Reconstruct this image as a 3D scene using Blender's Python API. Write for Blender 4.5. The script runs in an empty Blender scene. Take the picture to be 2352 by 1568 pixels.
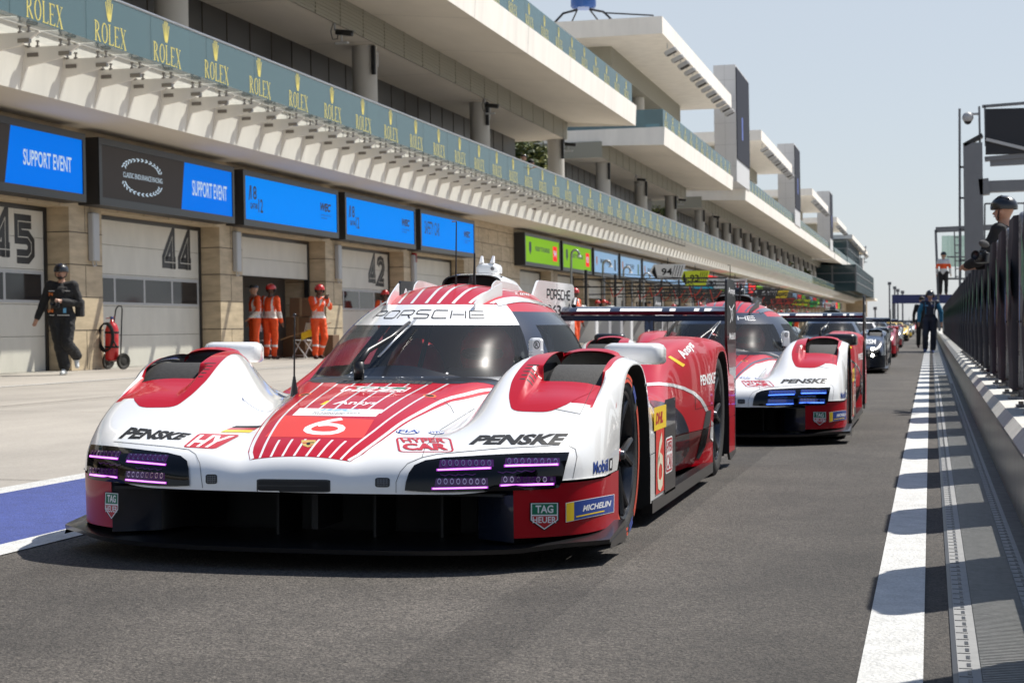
import bpy, bmesh, math, random
from mathutils import Vector, Matrix
from mathutils.bvhtree import BVHTree
R=math.radians; PI=math.pi
rnd=random.Random(7)
sc=bpy.context.scene
# ---------------------------------------------------------------- camera, sky, sun, exposure
CAM_H=.86; FD=4150.0; CX,CY=1176.0,784.0            # focal length in pixels of a 2352-wide picture
PITCH=math.atan(43/FD); YAW=math.atan(961/math.hypot(FD,43))
cam=bpy.data.cameras.new('camera'); co=bpy.data.objects.new('camera',cam); sc.collection.objects.link(co)
cam.sensor_width=36; cam.lens=36*FD/2352; cam.clip_start=.05; cam.clip_end=3000
co.location=(0,0,CAM_H); co.rotation_euler=(PI/2-PITCH,0,YAW); sc.camera=co
cam.dof.use_dof=True; cam.dof.focus_distance=6.6; cam.dof.aperture_fstop=10
SUN=Vector((.46,.52,1)).normalized()
w=bpy.data.worlds.new('World'); sc.world=w; w.use_nodes=True
nt=w.node_tree; sky=nt.nodes.new('ShaderNodeTexSky'); sky.sky_type='NISHITA'; sky.sun_disc=False
sky.sun_elevation=math.asin(SUN.z); sky.sun_rotation=math.atan2(SUN.x,SUN.y)
sky.dust_density=0.6; sky.air_density=1.0; sky.ozone_density=1.0
nt.nodes['Background'].inputs[1].default_value=.10
mx=nt.nodes.new('ShaderNodeMixRGB'); mx.inputs[0].default_value=.72; mx.inputs[2].default_value=(4.3,4.65,5.1,1)      # thin white desert haze over the clear sky
tc=nt.nodes.new('ShaderNodeTexCoord'); sx_=nt.nodes.new('ShaderNodeSeparateXYZ'); nt.links.new(tc.outputs['Generated'],sx_.inputs[0]); mr=nt.nodes.new('ShaderNodeMapRange'); mr.interpolation_type='SMOOTHSTEP'
mr.inputs[1].default_value=.18; mr.inputs[2].default_value=.60; mr.inputs[3].default_value=.80; mr.inputs[4].default_value=.0; nt.links.new(sx_.outputs[2],mr.inputs[0]); nt.links.new(mr.outputs[0],mx.inputs[0])
nt.links.new(sky.outputs[0],mx.inputs[1]); nt.links.new(mx.outputs[0],nt.nodes['Background'].inputs[0])
sl=bpy.data.lights.new('sun','SUN'); sl.energy=5.0; sl.angle=R(.53); sl.color=(1,.955,.88)
so=bpy.data.objects.new('sun',sl); sc.collection.objects.link(so); so.rotation_euler=(-SUN).to_track_quat('-Z','Y').to_euler(); so.location=(20,20,40)
sc.view_settings.view_transform='Standard'; sc.view_settings.look='None'; sc.view_settings.exposure=.50; sc.view_settings.gamma=1
sc.cycles.max_bounces=8; sc.cycles.transparent_max_bounces=16; sc.cycles.caustics_reflective=False; sc.cycles.caustics_refractive=False
# ---------------------------------------------------------------- measuring: a pixel of the 2352x1568 view -> a ray
_F=Vector((-math.sin(YAW)*math.cos(PITCH),math.cos(YAW)*math.cos(PITCH),-math.sin(PITCH)))
_R=Vector((math.cos(YAW),math.sin(YAW),0)); _U=_R.cross(_F); CAMP=Vector((0,0,CAM_H))
def ray(px,py): return (_F*FD+_R*(px-CX)-_U*(py-CY)).normalized()
def at(px,py,v,ax=2):                                # point of the pixel's ray on the plane axis=v
    d=ray(px,py); t=(v-CAMP[ax])/d[ax]; return CAMP+d*t
TILT=.0176                                           # the lane falls to the pit wall: the building stands plumb
BM=Matrix.Translation((-15.21,0,0))@Matrix.Rotation(-TILT,4,'Y'); BMI=BM.inverted()
GM=Matrix.Translation((.4,0,0))@Matrix.Rotation(-TILT,4,'Y')
def bat(px,py,v,ax=0):                               # the same in the building's frame (x out of the garage wall, y along it)
    d=(BMI.to_3x3()@ray(px,py)); c=BMI@CAMP; t=(v-c[ax])/d[ax]; return c+d*t
# ---------------------------------------------------------------- materials
MATS={}
def mat(name,col,rough=.5,metal=0.,var=0.,scale=4.,bump=0.,bscale=60.,coat=0.,emit=0.,alpha=1.,spec=.5,stretch=None,rvar=0.):
    if name in MATS: return MATS[name]
    m=bpy.data.materials.new(name); m.use_nodes=True; n=m.node_tree.nodes; l=m.node_tree.links; b=n['Principled BSDF']
    c=(col[0],col[1],col[2],1); b.inputs['Base Color'].default_value=c; b.inputs['Roughness'].default_value=rough
    b.inputs['Metallic'].default_value=metal; b.inputs['Specular IOR Level'].default_value=spec
    b.inputs['Coat Weight'].default_value=coat; b.inputs['Coat Roughness'].default_value=.03; b.inputs['Alpha'].default_value=alpha
    if emit: b.inputs['Emission Color'].default_value=c; b.inputs['Emission Strength'].default_value=emit
    if var or bump or rvar:
        tc=n.new('ShaderNodeTexCoord'); mp=n.new('ShaderNodeMapping'); l.new(tc.outputs['Object'],mp.inputs[0])
        if stretch: mp.inputs['Scale'].default_value=stretch
    if var or rvar:
        t=n.new('ShaderNodeTexNoise'); t.inputs['Scale'].default_value=scale; t.inputs['Detail'].default_value=6; t.inputs['Roughness'].default_value=.6; l.new(mp.outputs[0],t.inputs['Vector'])
    if var:
        r=n.new('ShaderNodeValToRGB'); r.color_ramp.elements[0].position=.3; r.color_ramp.elements[1].position=.7
        r.color_ramp.elements[0].color=(*[v*(1-var) for v in col],1); r.color_ramp.elements[1].color=(*[min(1,v*(1+var)) for v in col],1)
        l.new(t.outputs['Fac'],r.inputs[0]); l.new(r.outputs[0],b.inputs['Base Color'])
    if rvar:
        q=n.new('ShaderNodeMapRange'); q.inputs[3].default_value=max(0,rough-rvar); q.inputs[4].default_value=min(1,rough+rvar); l.new(t.outputs['Fac'],q.inputs[0]); l.new(q.outputs[0],b.inputs['Roughness'])
    if bump:
        t2=n.new('ShaderNodeTexNoise'); t2.inputs['Scale'].default_value=bscale; t2.inputs['Detail'].default_value=4; l.new(mp.outputs[0],t2.inputs['Vector'])
        bp=n.new('ShaderNodeBump'); bp.inputs['Strength'].default_value=bump; bp.inputs['Distance'].default_value=.01; l.new(t2.outputs['Fac'],bp.inputs['Height']); l.new(bp.outputs[0],b.inputs['Normal'])
    MATS[name]=m; return m
def glass(name,tint,refl=.08,trans=.6,rough=.0,fk=.8):
    """thin sheet: part clear and tinted, part mirror"""
    if name in MATS: return MATS[name]
    m=bpy.data.materials.new(name); m.use_nodes=True; n=m.node_tree.nodes; l=m.node_tree.links; n.clear()
    o=n.new('ShaderNodeOutputMaterial'); tr=n.new('ShaderNodeBsdfTransparent'); tr.inputs[0].default_value=(*tint,1)
    df=n.new('ShaderNodeBsdfDiffuse'); df.inputs[0].default_value=(*[t*.6 for t in tint],1)
    gl=n.new('ShaderNodeBsdfGlossy'); gl.inputs['Roughness'].default_value=rough; fr=n.new('ShaderNodeLayerWeight'); fr.inputs[0].default_value=.35
    ad=n.new('ShaderNodeMath'); ad.operation='MULTIPLY_ADD'; ad.inputs[1].default_value=fk; ad.inputs[2].default_value=refl; ad.use_clamp=True; l.new(fr.outputs['Fresnel'],ad.inputs[0])
    a=n.new('ShaderNodeMixShader'); a.inputs[0].default_value=trans; l.new(df.outputs[0],a.inputs[1]); l.new(tr.outputs[0],a.inputs[2])
    b=n.new('ShaderNodeMixShader'); l.new(ad.outputs[0],b.inputs[0]); l.new(a.outputs[0],b.inputs[1]); l.new(gl.outputs[0],b.inputs[2]); l.new(b.outputs[0],o.inputs[0])
    MATS[name]=m; return m
# ---------------------------------------------------------------- mesh builder
class MB:
    def __init__(s): s.v=[];s.f=[];s.m=[];s.mats=[]
    def mi(s,m):
        if m not in s.mats: s.mats.append(m)
        return s.mats.index(m)
    def add(s,v,f,m):
        k=len(s.v); s.v+=[tuple(p) for p in v]; s.f+=[tuple(i+k for i in q) for q in f]; s.m+=[s.mi(m)]*len(f)
    def box(s,a,b,m,M=None):
        x0,y0,z0=a;x1,y1,z1=b
        v=[Vector(p) for p in ((x0,y0,z0),(x1,y0,z0),(x1,y1,z0),(x0,y1,z0),(x0,y0,z1),(x1,y0,z1),(x1,y1,z1),(x0,y1,z1))]
        if M: v=[M@p for p in v]
        s.add(v,[(0,3,2,1),(4,5,6,7),(0,1,5,4),(1,2,6,5),(2,3,7,6),(3,0,4,7)],m)
    def bbox(s,a,b,m,r=.02,M=None):                 # box with bevelled vertical and top edges
        x0,y0,z0=a;x1,y1,z1=b
        def ring(i,z): return [(x0+i+r,y0+i,z),(x1-i-r,y0+i,z),(x1-i,y0+i+r,z),(x1-i,y1-i-r,z),(x1-i-r,y1-i,z),(x0+i+r,y1-i,z),(x0+i,y1-i-r,z),(x0+i,y0+i+r,z)]
        rs=[ring(r*.4,z0),ring(0,z0+r*.4),ring(0,z1-r),ring(r*.35,z1-r*.35),ring(r,z1)]
        v=[Vector(p) for q in rs for p in q]
        if M: v=[M@p for p in v]
        f=[tuple(range(7,-1,-1))]+[(8*k+i,8*k+(i+1)%8,8*k+8+(i+1)%8,8*k+8+i) for k in range(4) for i in range(8)]+[tuple(range(32,40))]
        s.add(v,f,m)
    def quad(s,p,m): s.add(p,[tuple(range(len(p)))],m)
    def prism(s,pts,z0,z1,m,M=None):                # polygon in xy extruded in z (M maps)
        n=len(pts); v=[Vector((x,y,z0)) for x,y in pts]+[Vector((x,y,z1)) for x,y in pts]
        if M: v=[M@p for p in v]
        s.add(v,[tuple(range(n-1,-1,-1)),tuple(range(n,2*n))]+[(i,(i+1)%n,n+(i+1)%n,n+i) for i in range(n)],m)
    def tube(s,path,r,m,n=8,cap=True):
        P=[Vector(p) for p in path]; rr=r if isinstance(r,(list,tuple)) else [r]*len(P); rings=[]; up=None
        for i,p in enumerate(P):
            t=((P[min(i+1,len(P)-1)]-P[max(i-1,0)])).normalized()
            if up is None: up=Vector((0,0,1)) if abs(t.z)<.9 else Vector((1,0,0))
            a=t.cross(up).normalized(); b=a.cross(t); up=b
            rings.append([p+(a*math.cos(q)+b*math.sin(q))*rr[i] for q in [2*PI*j/n for j in range(n)]])
        v=[q for g in rings for q in g]; f=[(k*n+j,k*n+(j+1)%n,k*n+n+(j+1)%n,k*n+n+j) for k in range(len(P)-1) for j in range(n)]
        if cap: f+=[tuple(range(n-1,-1,-1)),tuple(range((len(P)-1)*n,len(P)*n))]
        s.add(v,f,m)
    def lathe(s,prof,m,M=None,n=32,close=False):    # prof (radius, axis) revolved about z
        v=[Vector((r*math.cos(2*PI*j/n),r*math.sin(2*PI*j/n),z)) for r,z in prof for j in range(n)]
        if M: v=[M@p for p in v]
        K=len(prof); f=[(k*n+j,k*n+(j+1)%n,(k+1)%K*n+(j+1)%n,(k+1)%K*n+j) for k in range(K if close else K-1) for j in range(n)]
        s.add(v,f,m)
    def ball(s,c,r,m,n=12,k=8,M=None):
        r=r if isinstance(r,(tuple,list)) else (r,r,r); v=[];
        for i in range(k+1):
            a=PI*i/k
            for j in range(n): b=2*PI*j/n; v.append(Vector((r[0]*math.sin(a)*math.cos(b),r[1]*math.sin(a)*math.sin(b),r[2]*math.cos(a))))
        if M: v=[M@p for p in v]
        v=[p+Vector(c) for p in v]
        s.add(v,[(i*n+j,(i+1)*n+j,(i+1)*n+(j+1)%n,i*n+(j+1)%n) for i in range(k) for j in range(n)],m)
    def grid(s,V,m,wu=False,flip=False):            # V: rows of points
        a=len(V);b=len(V[0]); f=[]
        for i in range(a-1):
            for j in range(b if wu else b-1):
                q=(i*b+j,i*b+(j+1)%b,(i+1)*b+(j+1)%b,(i+1)*b+j); f.append(q[::-1] if flip else q)
        s.add([p for r in V for p in r],f,m)
    def build(s,name,parent=None,M=None,smooth=False,auto=None,**kw):
        me=bpy.data.meshes.new(name); me.from_pydata(s.v,[],s.f)
        for m in s.mats: me.materials.append(m)
        me.polygons.foreach_set('material_index',s.m)
        if auto is not None:
            me.polygons.foreach_set('use_smooth',[True]*len(s.f))
            me.set_sharp_from_angle(angle=R(auto))
        elif smooth: me.polygons.foreach_set('use_smooth',[True]*len(s.f))
        me.update(); o=bpy.data.objects.new(name,me); sc.collection.objects.link(o)
        if parent: o.parent=parent
        if M: o.matrix_world=M
        tag(o,**kw); return o
def tag(o,label=None,cat=None,group=None,kind=None):
    if label: o['label']=label
    if cat: o['category']=cat
    if group: o['group']=group
    if kind: o['kind']=kind
    return o
def thing(name,label,cat,loc=(0,0,0),rz=0,group=None,M=None):
    o=bpy.data.objects.new(name,None); sc.collection.objects.link(o); o.location=loc; o.rotation_euler=(0,0,rz)
    if M: o.matrix_world=M
    o.empty_display_size=.2; return tag(o,label,cat,group)
def copy_tree(o,parent=None,swap=None,skip=()):
    c=o.copy(); sc.collection.objects.link(c); c.parent=parent
    if swap and c.type=='MESH' and any(s and s in swap for s in [x.material for x in c.material_slots]):
        c.data=c.data.copy()
        for i,m in enumerate(c.data.materials):
            if m in swap: c.data.materials[i]=swap[m]
    for ch in list(o.children):
        if ch.name.split('.')[0] in skip: continue
        copy_tree(ch,c,swap,skip)
    return c
# ---------------------------------------------------------------- writing
_TX={}
def text2d(t,bold=0.,shear=0.):
    """verts, faces and width of a string, cap height 1"""
    k=(t,bold,shear)
    if k in _TX: return _TX[k]
    c=bpy.data.curves.new('t','FONT'); c.body=t; c.offset=bold; c.shear=shear; c.resolution_u=3; c.fill_mode='BOTH'
    o=bpy.data.objects.new('t',c); sc.collection.objects.link(o); dg=bpy.context.evaluated_depsgraph_get(); e=o.evaluated_get(dg); me=e.to_mesh()
    V=[tuple(v.co[:2]) for v in me.vertices]; F=[tuple(p.vertices) for p in me.polygons]; e.to_mesh_clear()
    bpy.data.objects.remove(o); bpy.data.curves.remove(c)
    x0=min(v[0] for v in V);x1=max(v[0] for v in V);y0=min(v[1] for v in V);y1=max(v[1] for v in V)
    V=[((x-x0)/(x1-x0),(y-y0)/(y1-y0)) for x,y in V]; _TX[k]=(V,F,(x1-x0)/(y1-y0)); return _TX[k]
def strokes(paths,wd):
    """mitred polylines -> verts, faces (2D)"""
    V=[];F=[]
    for P in paths:
        closed=P[0]==P[-1] and len(P)>2; P=P[:-1] if closed else P; n=len(P); L=[]
        for i in range(n):
            p=Vector(P[i]); a=Vector(P[i-1]) if (i>0 or closed) else None; b=Vector(P[(i+1)%n]) if (i<n-1 or closed) else None
            d1=(p-a).normalized() if a is not None else None; d2=(b-p).normalized() if b is not None else None
            if d1 is None: d1=d2
            if d2 is None: d2=d1
            n1=Vector((-d1.y,d1.x)); n2=Vector((-d2.y,d2.x)); mm=(n1+n2); mm=mm.normalized() if mm.length>1e-6 else n1
            k=wd/2/max(.35,mm.dot(n1)); L.append((p+mm*k,p-mm*k))
        k0=len(V)
        for a,b in L: V+= [tuple(a),tuple(b)]
        for i in range(n if closed else n-1):
            j=(i+1)%n; F.append((k0+2*i,k0+2*i+1,k0+2*j+1,k0+2*j))
    return V,F
WIDE={'P':[[(0,0),(0,1),(.85,1),(1,.9),(1,.5),(.85,.4),(.1,.4)]],'O':[[(.12,0),(0,.12),(0,.88),(.12,1),(.88,1),(1,.88),(1,.12),(.88,0),(.12,0)]],
 'R':[[(0,0),(0,1),(.85,1),(1,.9),(1,.52),(.85,.42),(.1,.42)],[(.72,.38),(1,0)]],'S':[[(1,1),(.12,1),(0,.9),(0,.6),(.12,.52),(.88,.48),(1,.4),(1,.1),(.88,0),(0,0)]],
 'C':[[(1,1),(.12,1),(0,.88),(0,.12),(.12,0),(1,0)]],'H':[[(0,0),(0,1)],[(1,0),(1,1)],[(.1,.5),(.9,.5)]],'E':[[(1,1),(.0,1),(0,0),(1,0)],[(.1,.5),(1,.5)]]}
def widetext(t,wd=.13,gap=.35,lw=1.25):
    V=[];F=[];x=0
    for ch in t:
        v,f=strokes([[(px*lw,py) for px,py in p] for p in WIDE[ch]],wd); k=len(V); V+=[(a+x,b) for a,b in v]; F+=[tuple(i+k for i in q) for q in f]; x+=lw+gap
    W=x-gap; return [(a/W,b) for a,b in V],F,W
def place2d(mb,vf,o,ux,uy,m,flip=False):
    """unit-box artwork on the plane o + a*ux + b*uy"""
    o=Vector(o);ux=Vector(ux);uy=Vector(uy); V,F=vf[0],vf[1]
    mb.add([o+ux*a+uy*b for a,b in V],[q[::-1] for q in F] if flip else F,m)
_LED=Vector((1,0,0))
# ================================================================ materials of the place
M_asph=mat('asphalt',(.049,.043,.037),.85,var=.3,scale=1.3,bump=1.0,bscale=130)
def speckle(m,sc_,lo,hi,pa=.68,pb=1.30):
    n=m.node_tree.nodes; l=m.node_tree.links; b=n['Principled BSDF']; src=b.inputs['Base Color'].links[0].from_socket
    tc=n.new('ShaderNodeTexCoord'); v=n.new('ShaderNodeTexVoronoi'); v.inputs['Scale'].default_value=sc_; l.new(tc.outputs['Object'],v.inputs['Vector'])
    r=n.new('ShaderNodeSeparateColor'); l.new(v.outputs['Color'],r.inputs[0]); q=n.new('ShaderNodeMapRange'); q.inputs[3].default_value=lo; q.inputs[4].default_value=hi; l.new(r.outputs[0],q.inputs[0])
    w_=n.new('ShaderNodeTexNoise'); w_.inputs['Scale'].default_value=.55; w_.inputs['Detail'].default_value=3; mp=n.new('ShaderNodeMapping'); mp.inputs['Scale'].default_value=(1,.12,1); l.new(tc.outputs['Object'],mp.inputs[0]); l.new(mp.outputs[0],w_.inputs['Vector'])
    q2=n.new('ShaderNodeMapRange'); q2.inputs[1].default_value=.32; q2.inputs[2].default_value=.68; q2.inputs[3].default_value=pa; q2.inputs[4].default_value=pb; l.new(w_.outputs['Fac'],q2.inputs[0])
    mu=n.new('ShaderNodeMath'); mu.operation='MULTIPLY'; l.new(q.outputs[0],mu.inputs[0]); l.new(q2.outputs[0],mu.inputs[1])
    mx=n.new('ShaderNodeVectorMath'); mx.operation='SCALE'; l.new(src,mx.inputs[0]); l.new(mu.outputs[0],mx.inputs['Scale']); l.new(mx.outputs[0],b.inputs['Base Color'])
speckle(M_asph,170,.35,1.9); speckle(M_asph,60,.8,1.2,.85,1.12)
M_wl=0
M_conc=mat('apron_concrete',(.31,.285,.25),.8,var=.17,scale=.9,bump=.2,bscale=40,stretch=(1,.35,1))
M_sand=mat('far_ground',(.33,.28,.21),.9,var=.15,scale=.05)
M_wline=mat('white_road_paint',(.56,.56,.54),.6,var=.14,scale=9,bump=.8,bscale=80)
M_bline=mat('blue_road_paint',(.035,.055,.21),.6,var=.15,scale=9,bump=.5,bscale=90)
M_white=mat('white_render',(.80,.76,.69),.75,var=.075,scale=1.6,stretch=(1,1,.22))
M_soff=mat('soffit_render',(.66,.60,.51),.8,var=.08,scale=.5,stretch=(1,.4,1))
M_stone=mat('limestone',(.47,.37,.245),.65,var=.22,scale=2.2,stretch=(1,.7,3.5))
M_joint=mat('joint',(.05,.04,.03),.9)
M_door=mat('garage_door',(.60,.57,.50),.45,var=.07,scale=2.2,stretch=(1,1,.5))
M_black=mat('black_plastic',(.012,.012,.013),.45)
M_frame=mat('black_frame',(.015,.015,.016),.35)
M_dark=mat('dark_interior',(.03,.028,.026),.8)
M_alu=mat('aluminium',(.55,.56,.57),.3,metal=.9)
M_grey=mat('grey_paint',(.16,.165,.175),.45,var=.05,scale=3)
M_lgrey=mat('light_grey_paint',(.42,.42,.42),.5)
M_galv=mat('galvanised',(.33,.34,.35),.42,metal=.7,rvar=.15,scale=5)
M_wpane=mat('dark_window',(.012,.013,.018),.08,spec=.35)
M_bwall=mat('dark_cladding',(.02,.019,.019),.35,var=.1,scale=.6)
M_louv=mat('louver',(.27,.26,.21),.6)
M_col=mat('column_paint',(.50,.48,.44),.6)
M_green=glass('rail_glass',(.33,.51,.54),refl=.04,trans=.60,fk=.5)
M_clear=glass('canopy_glass',(.93,.97,.95),refl=.06,trans=.93,fk=.6)
M_gold=mat('gold_print',(.62,.52,.12),.6)
M_steel=mat('bolt_steel',(.22,.20,.18),.35,metal=.8)
M_curb=mat('pit_wall_concrete',(.46,.45,.41),.75,var=.12,scale=5,bump=.2,bscale=60)
M_wallp=mat('pit_wall_side',(.17,.185,.15),.3,var=.3,scale=6,stretch=(1,1,.4))
# ================================================================ setting: ground, lane, painted lines
Y0,Y1=-6,330
def sheet(name,x0,x1,y0,y1,z,m,nx=1):
    b=MB(); b.add([(x0,y0,z),(x1,y0,z),(x1,y1,z),(x0,y1,z)],[(0,1,2,3)],m); return b.build(name,kind='structure')
sheet('ground',-900,900,-60,1500,-.02,M_sand)
sheet('apron',-15.6,-4.6,Y0,Y1,0,M_conc)
sheet('pit_lane',-4.62,.385,Y0,Y1,.004,M_asph)
M_mark=mat('rubber_marks',(.018,.016,.015),.8,alpha=.5); _n=M_mark.node_tree.nodes; _t=_n.new('ShaderNodeTexNoise'); _t.inputs['Scale'].default_value=2.2; _t.inputs['Detail'].default_value=7; _m=_n.new('ShaderNodeMapRange'); _m.inputs[1].default_value=.42; _m.inputs[2].default_value=.72; _m.inputs[4].default_value=.30
M_mark.node_tree.links.new(_t.outputs['Fac'],_m.inputs[0]); M_mark.node_tree.links.new(_m.outputs[0],_n['Principled BSDF'].inputs['Alpha'])
b=MB(); r_=random.Random(5)
for x0,x1,y0,y1,w_ in ((-1.15,-1.2,2.5,90,.24),(-2.9,-2.95,2.5,90,.24),(-7.5,-6.0,6,70,.22),(-9.2,-7.8,6,70,.22),(-10.5,-5.5,12,40,.2)):
    n=40; V=[]
    for i in range(n+1):
        t=i/n; y=y0+(y1-y0)*t; x=x0+(x1-x0)*(t*t*(3-2*t))+.03*math.sin(t*9+x0); V+=[(x-w_/2,y,.0058),(x+w_/2,y,.0058)]
    b.add(V,[(2*i,2*i+1,2*i+3,2*i+2) for i in range(n)],M_mark)
b.build('rubber_marks',kind='structure')
b=MB(); b.add([(-4.68,Y0,.008),(-4.525,Y0,.008),(-4.525,Y1,.008),(-4.68,Y1,.008)],[(0,1,2,3)],M_wline); b.add([(-3.485,Y0,.008),(-3.325,Y0,.008),(-3.325,Y1,.008),(-3.485,Y1,.008)],[(0,1,2,3)],M_wline)
b.add([(-12.13,Y0,.006),(-12.04,Y0,.006),(-12.04,Y1,.006),(-12.13,Y1,.006)],[(0,1,2,3)],M_wline)
b.add([(-.168,Y0,.009),(-.015,Y0,.009),(-.015,Y1,.009),(-.168,Y1,.009)],[(0,1,2,3)],M_wline); b.build('lane_markings',kind='structure')
sheet('blue_strip',-4.525,-3.485,Y0,Y1,.008,M_bline)
b=MB()
for k in range(30): b.add([(-15.2,2+k*7-.006,.0045),(-4.7,2+k*7-.006,.0045),(-4.7,2+k*7+.006,.0045),(-15.2,2+k*7+.006,.0045)],[(0,1,2,3)],M_joint)
b.add([(-9.3,Y0,.0045),(-9.28,Y0,.0045),(-9.28,Y1,.0045),(-9.3,Y1,.0045)],[(0,1,2,3)],M_joint)
b.build('apron_joints',kind='structure')
sheet('paddock_ground',1.0,60,Y0,Y1,-.012,M_conc)
# slot drain along the wall: two slotted kerb strips and a ribbed mat between
M_slot=mat('drain_strip',(.22,.22,.215),.6,var=.12,scale=20)
M_rib=mat('ribbed_grating',(.17,.17,.16),.5,metal=.3,var=.2,scale=40)
b=MB()
for x0,x1 in ((.068,.122),(.272,.322)):
    b.box((x0,Y0,-.01),(x1,120,.011),M_slot)
b.box((.322,Y0,-.01),(.384,120,.010),mat('gutter',(.12,.115,.10),.8,var=.3,scale=12))
b.box((.055,Y0,-.01),(.068,120,.009),M_black)
y=3.2
while y<26:
    for x0,sg in ((.074,1),(.278,1)):
        b.box((x0-.004,y,.0105),(x0+.028,y+.006,.0122),M_black); b.box((x0+.016,y+.028,.0105),(x0+.026,y+.075,.0122),M_black)
    y+=.105
b.build('slot_drain',kind='structure')
b=MB(); b.box((.122,Y0,-.01),(.272,120,.006),M_black)
y=3.4
while y<30:
    b.box((.124,y,.006),(.270,y+.011,.013),M_rib); y+=.022 if y<14 else .03
b.box((.124,30,.006),(.270,120,.011),M_rib)
b.build('drain_grating',kind='structure')

speckle(M_wline,150,.80,1.08,.85,1.05); speckle(M_bline,150,.7,1.3,.85,1.1); speckle(M_conc,60,.93,1.07,.86,1.08)
# ================================================================ pit wall with hoop barriers
wall=thing('pit_wall','low grey concrete pit wall with chamfered top beside the slot drain','wall')
b=MB(); pr=[(.38,-.05),(.384,.30),(.435,.355),(.95,.36),(.95,-.05)]
sp=.97
for k in range(-3,70):
    y0=k*2.0+.01; y1=y0+1.985; n=len(pr)
    b.add([(x,y,z) for y in (y0,y1) for x,z in pr],[(0,1,2,3,4),(9,8,7,6,5)]+[(i,i+5,(i+1)%5+5,(i+1)%5) for i in range(5)],M_curb)
b.build('wall_block',wall)
b=MB()
b.add([(.3785,y,z) for y in (Y0,130) for z in (.002,.292)],[(0,2,3,1)],M_wallp); b.build('painted_face',wall)
M_ban=mat('navy_banner',(.010,.011,.022),.75,var=.2,scale=3); M_bg=mat('banner_green',(.02,.22,.10),.5); M_by=mat('banner_yellow',(.7,.6,.05),.5); M_bb=mat('banner_blue',(.03,.2,.5),.5)
M_tub=mat('silver_tube',(.20,.205,.22),.28,metal=.25,rvar=.08,scale=9)
def barrier(y,k):
    t=thing('hoop_barrier',('nearest' if k==0 else 'next') +' tall rounded steel hoop barrier wrapped in dark banner on the pit wall','barrier',(.6,y,.36),0,'hoop barriers along the pit wall')
    b=MB(); H=1.2; Rr=.04; x=0; L=.92
    path=[(x,0,0),(x,0,H-Rr)]+[(x,Rr-Rr*math.cos(a),H-Rr+Rr*math.sin(a)) for a in [PI/2*i/6 for i in range(1,7)]]+[(x,L-Rr+Rr*math.sin(a),H-Rr+Rr*math.cos(a)) for a in [PI/2*i/6 for i in range(0,7)]]+[(x,L,0)]
    b.tube(path,.036,M_tub,10); b.build('hoop',t,smooth=True)
    b=MB(); rows=[]
    ys=[.02,.03,.04]+[.05+(L-.1)*i/12 for i in range(13)]+[L-.04,L-.03,L-.02]
    for j in range(15):
        z=.05+(H-.01)*j/14; r=[]
        for i,yy in enumerate(ys):
            e_=min(yy+.045,L+.045-yy); ft=H-Rr+math.sqrt(max(0,Rr*Rr-(max(0,Rr-e_))**2))+.012; zt=min(z,ft)
            u_=max(0,min(1,(yy)/L)); r.append((-.012-.052*min(1,u_/.10,(1-u_)/.10)+(.006*math.sin(j*1.1+i*.7+k)+.010*math.sin(i*.9+k*2))*(.25<zt<1.1),yy,zt))
        rows.append(r)
    b.grid(rows,M_ban); b.grid([rows[-1],[(.03,p[1],p[2]+.006) for p in rows[-1]],[(.045,p[1],p[2]-.10) for p in rows[-1]]],M_ban); b.grid([[(.046+.012*math.sin(i*.8),p[1],p[2]-.02) for i,p in enumerate(r)] for r in rows],M_ban)
    if k in (0,1,2,3): 
        for (y0,z0,y1,z1,m) in ((.06,.62,.36,1.02,M_bg),(.10,.5,.2,.62,M_by),(.5,.45,.6,.8,M_bb)):
            b.add([(-.098,y0,z0),(-.098,y1,z0+.1),(-.098,y1,z1),(-.098,y0,z1-.15)],[(0,1,2,3)],m)
    b.build('banner',t,smooth=True)
    for yy in (0,L):
        b=MB(); b.box((-.1,yy-.05,0),(.1,yy+.05,.012),M_grey); b.box((-.085,yy-.02,.012),(-.055,yy+.02,.03),M_steel); b.box((.055,yy-.02,.012),(.085,yy+.02,.03),M_steel); b.build('base_plate',t)
        b=MB(); b.tube([(0,yy,.5),(0,yy,.515)],.045,M_black,10); b.tube([(0,yy,.06),(0,yy,.072)],.045,M_black,10); b.build('strap',t)
    return t
bars=[]
lb=['tall steel hoop barrier with navy banner nearest the camera, cut by the right picture edge','hoop barrier with a green and yellow print on its navy banner, second from the camera','third hoop barrier from the camera with a green edged navy banner','fourth hoop barrier from the camera, level with the helmeted photographer']
for k in range(40):
    y=4.15+k*2.05; t=barrier(y,k) if k<4 else copy_tree(bars[3])
    t.location=(.6,y,.36); bars.append(t)
    t['label']=lb[k] if k<4 else 'navy wrapped silver hoop barrier in the receding row along the pit wall'
    if k>=14:
        for c in list(t.children):
            if c.name.split('.')[0] in('base_plate','strap'): bpy.data.objects.remove(c)
# ================================================================ pit building
bld=thing('pit_building','long cream and stone pit building with garages, white canopy and stepped balconies','building',M=BM)
def bpart(b,name,parent=bld,**k):
    o=b.build(name,None,**k); o.parent=parent; return o
PER=7.0; NB=34; YB0=30.9-7*5
# garage wall: pilasters, lintel, stone courses
b=MB()
def pil_y(k): return 29.6+PER*k
def stone(b,x0,x1,y0,y1,z0,z1,hs=.585):
    b.box((x0,y0,z0),(x1,y1,z1),M_stone)
gap=[(58.9,71.6)]     # a stretch of plain wall between the blue and the green screens
for k in range(-4,44):
    y=pil_y(k); y1=y+1.3
    if k==5: continue
    if k==4: y1=65.9
    stone(b,-.8,.3,y,y1,0,2.92)
stone(b,-.8,.3,pil_y(-4),335,2.92,4.36)

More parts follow.
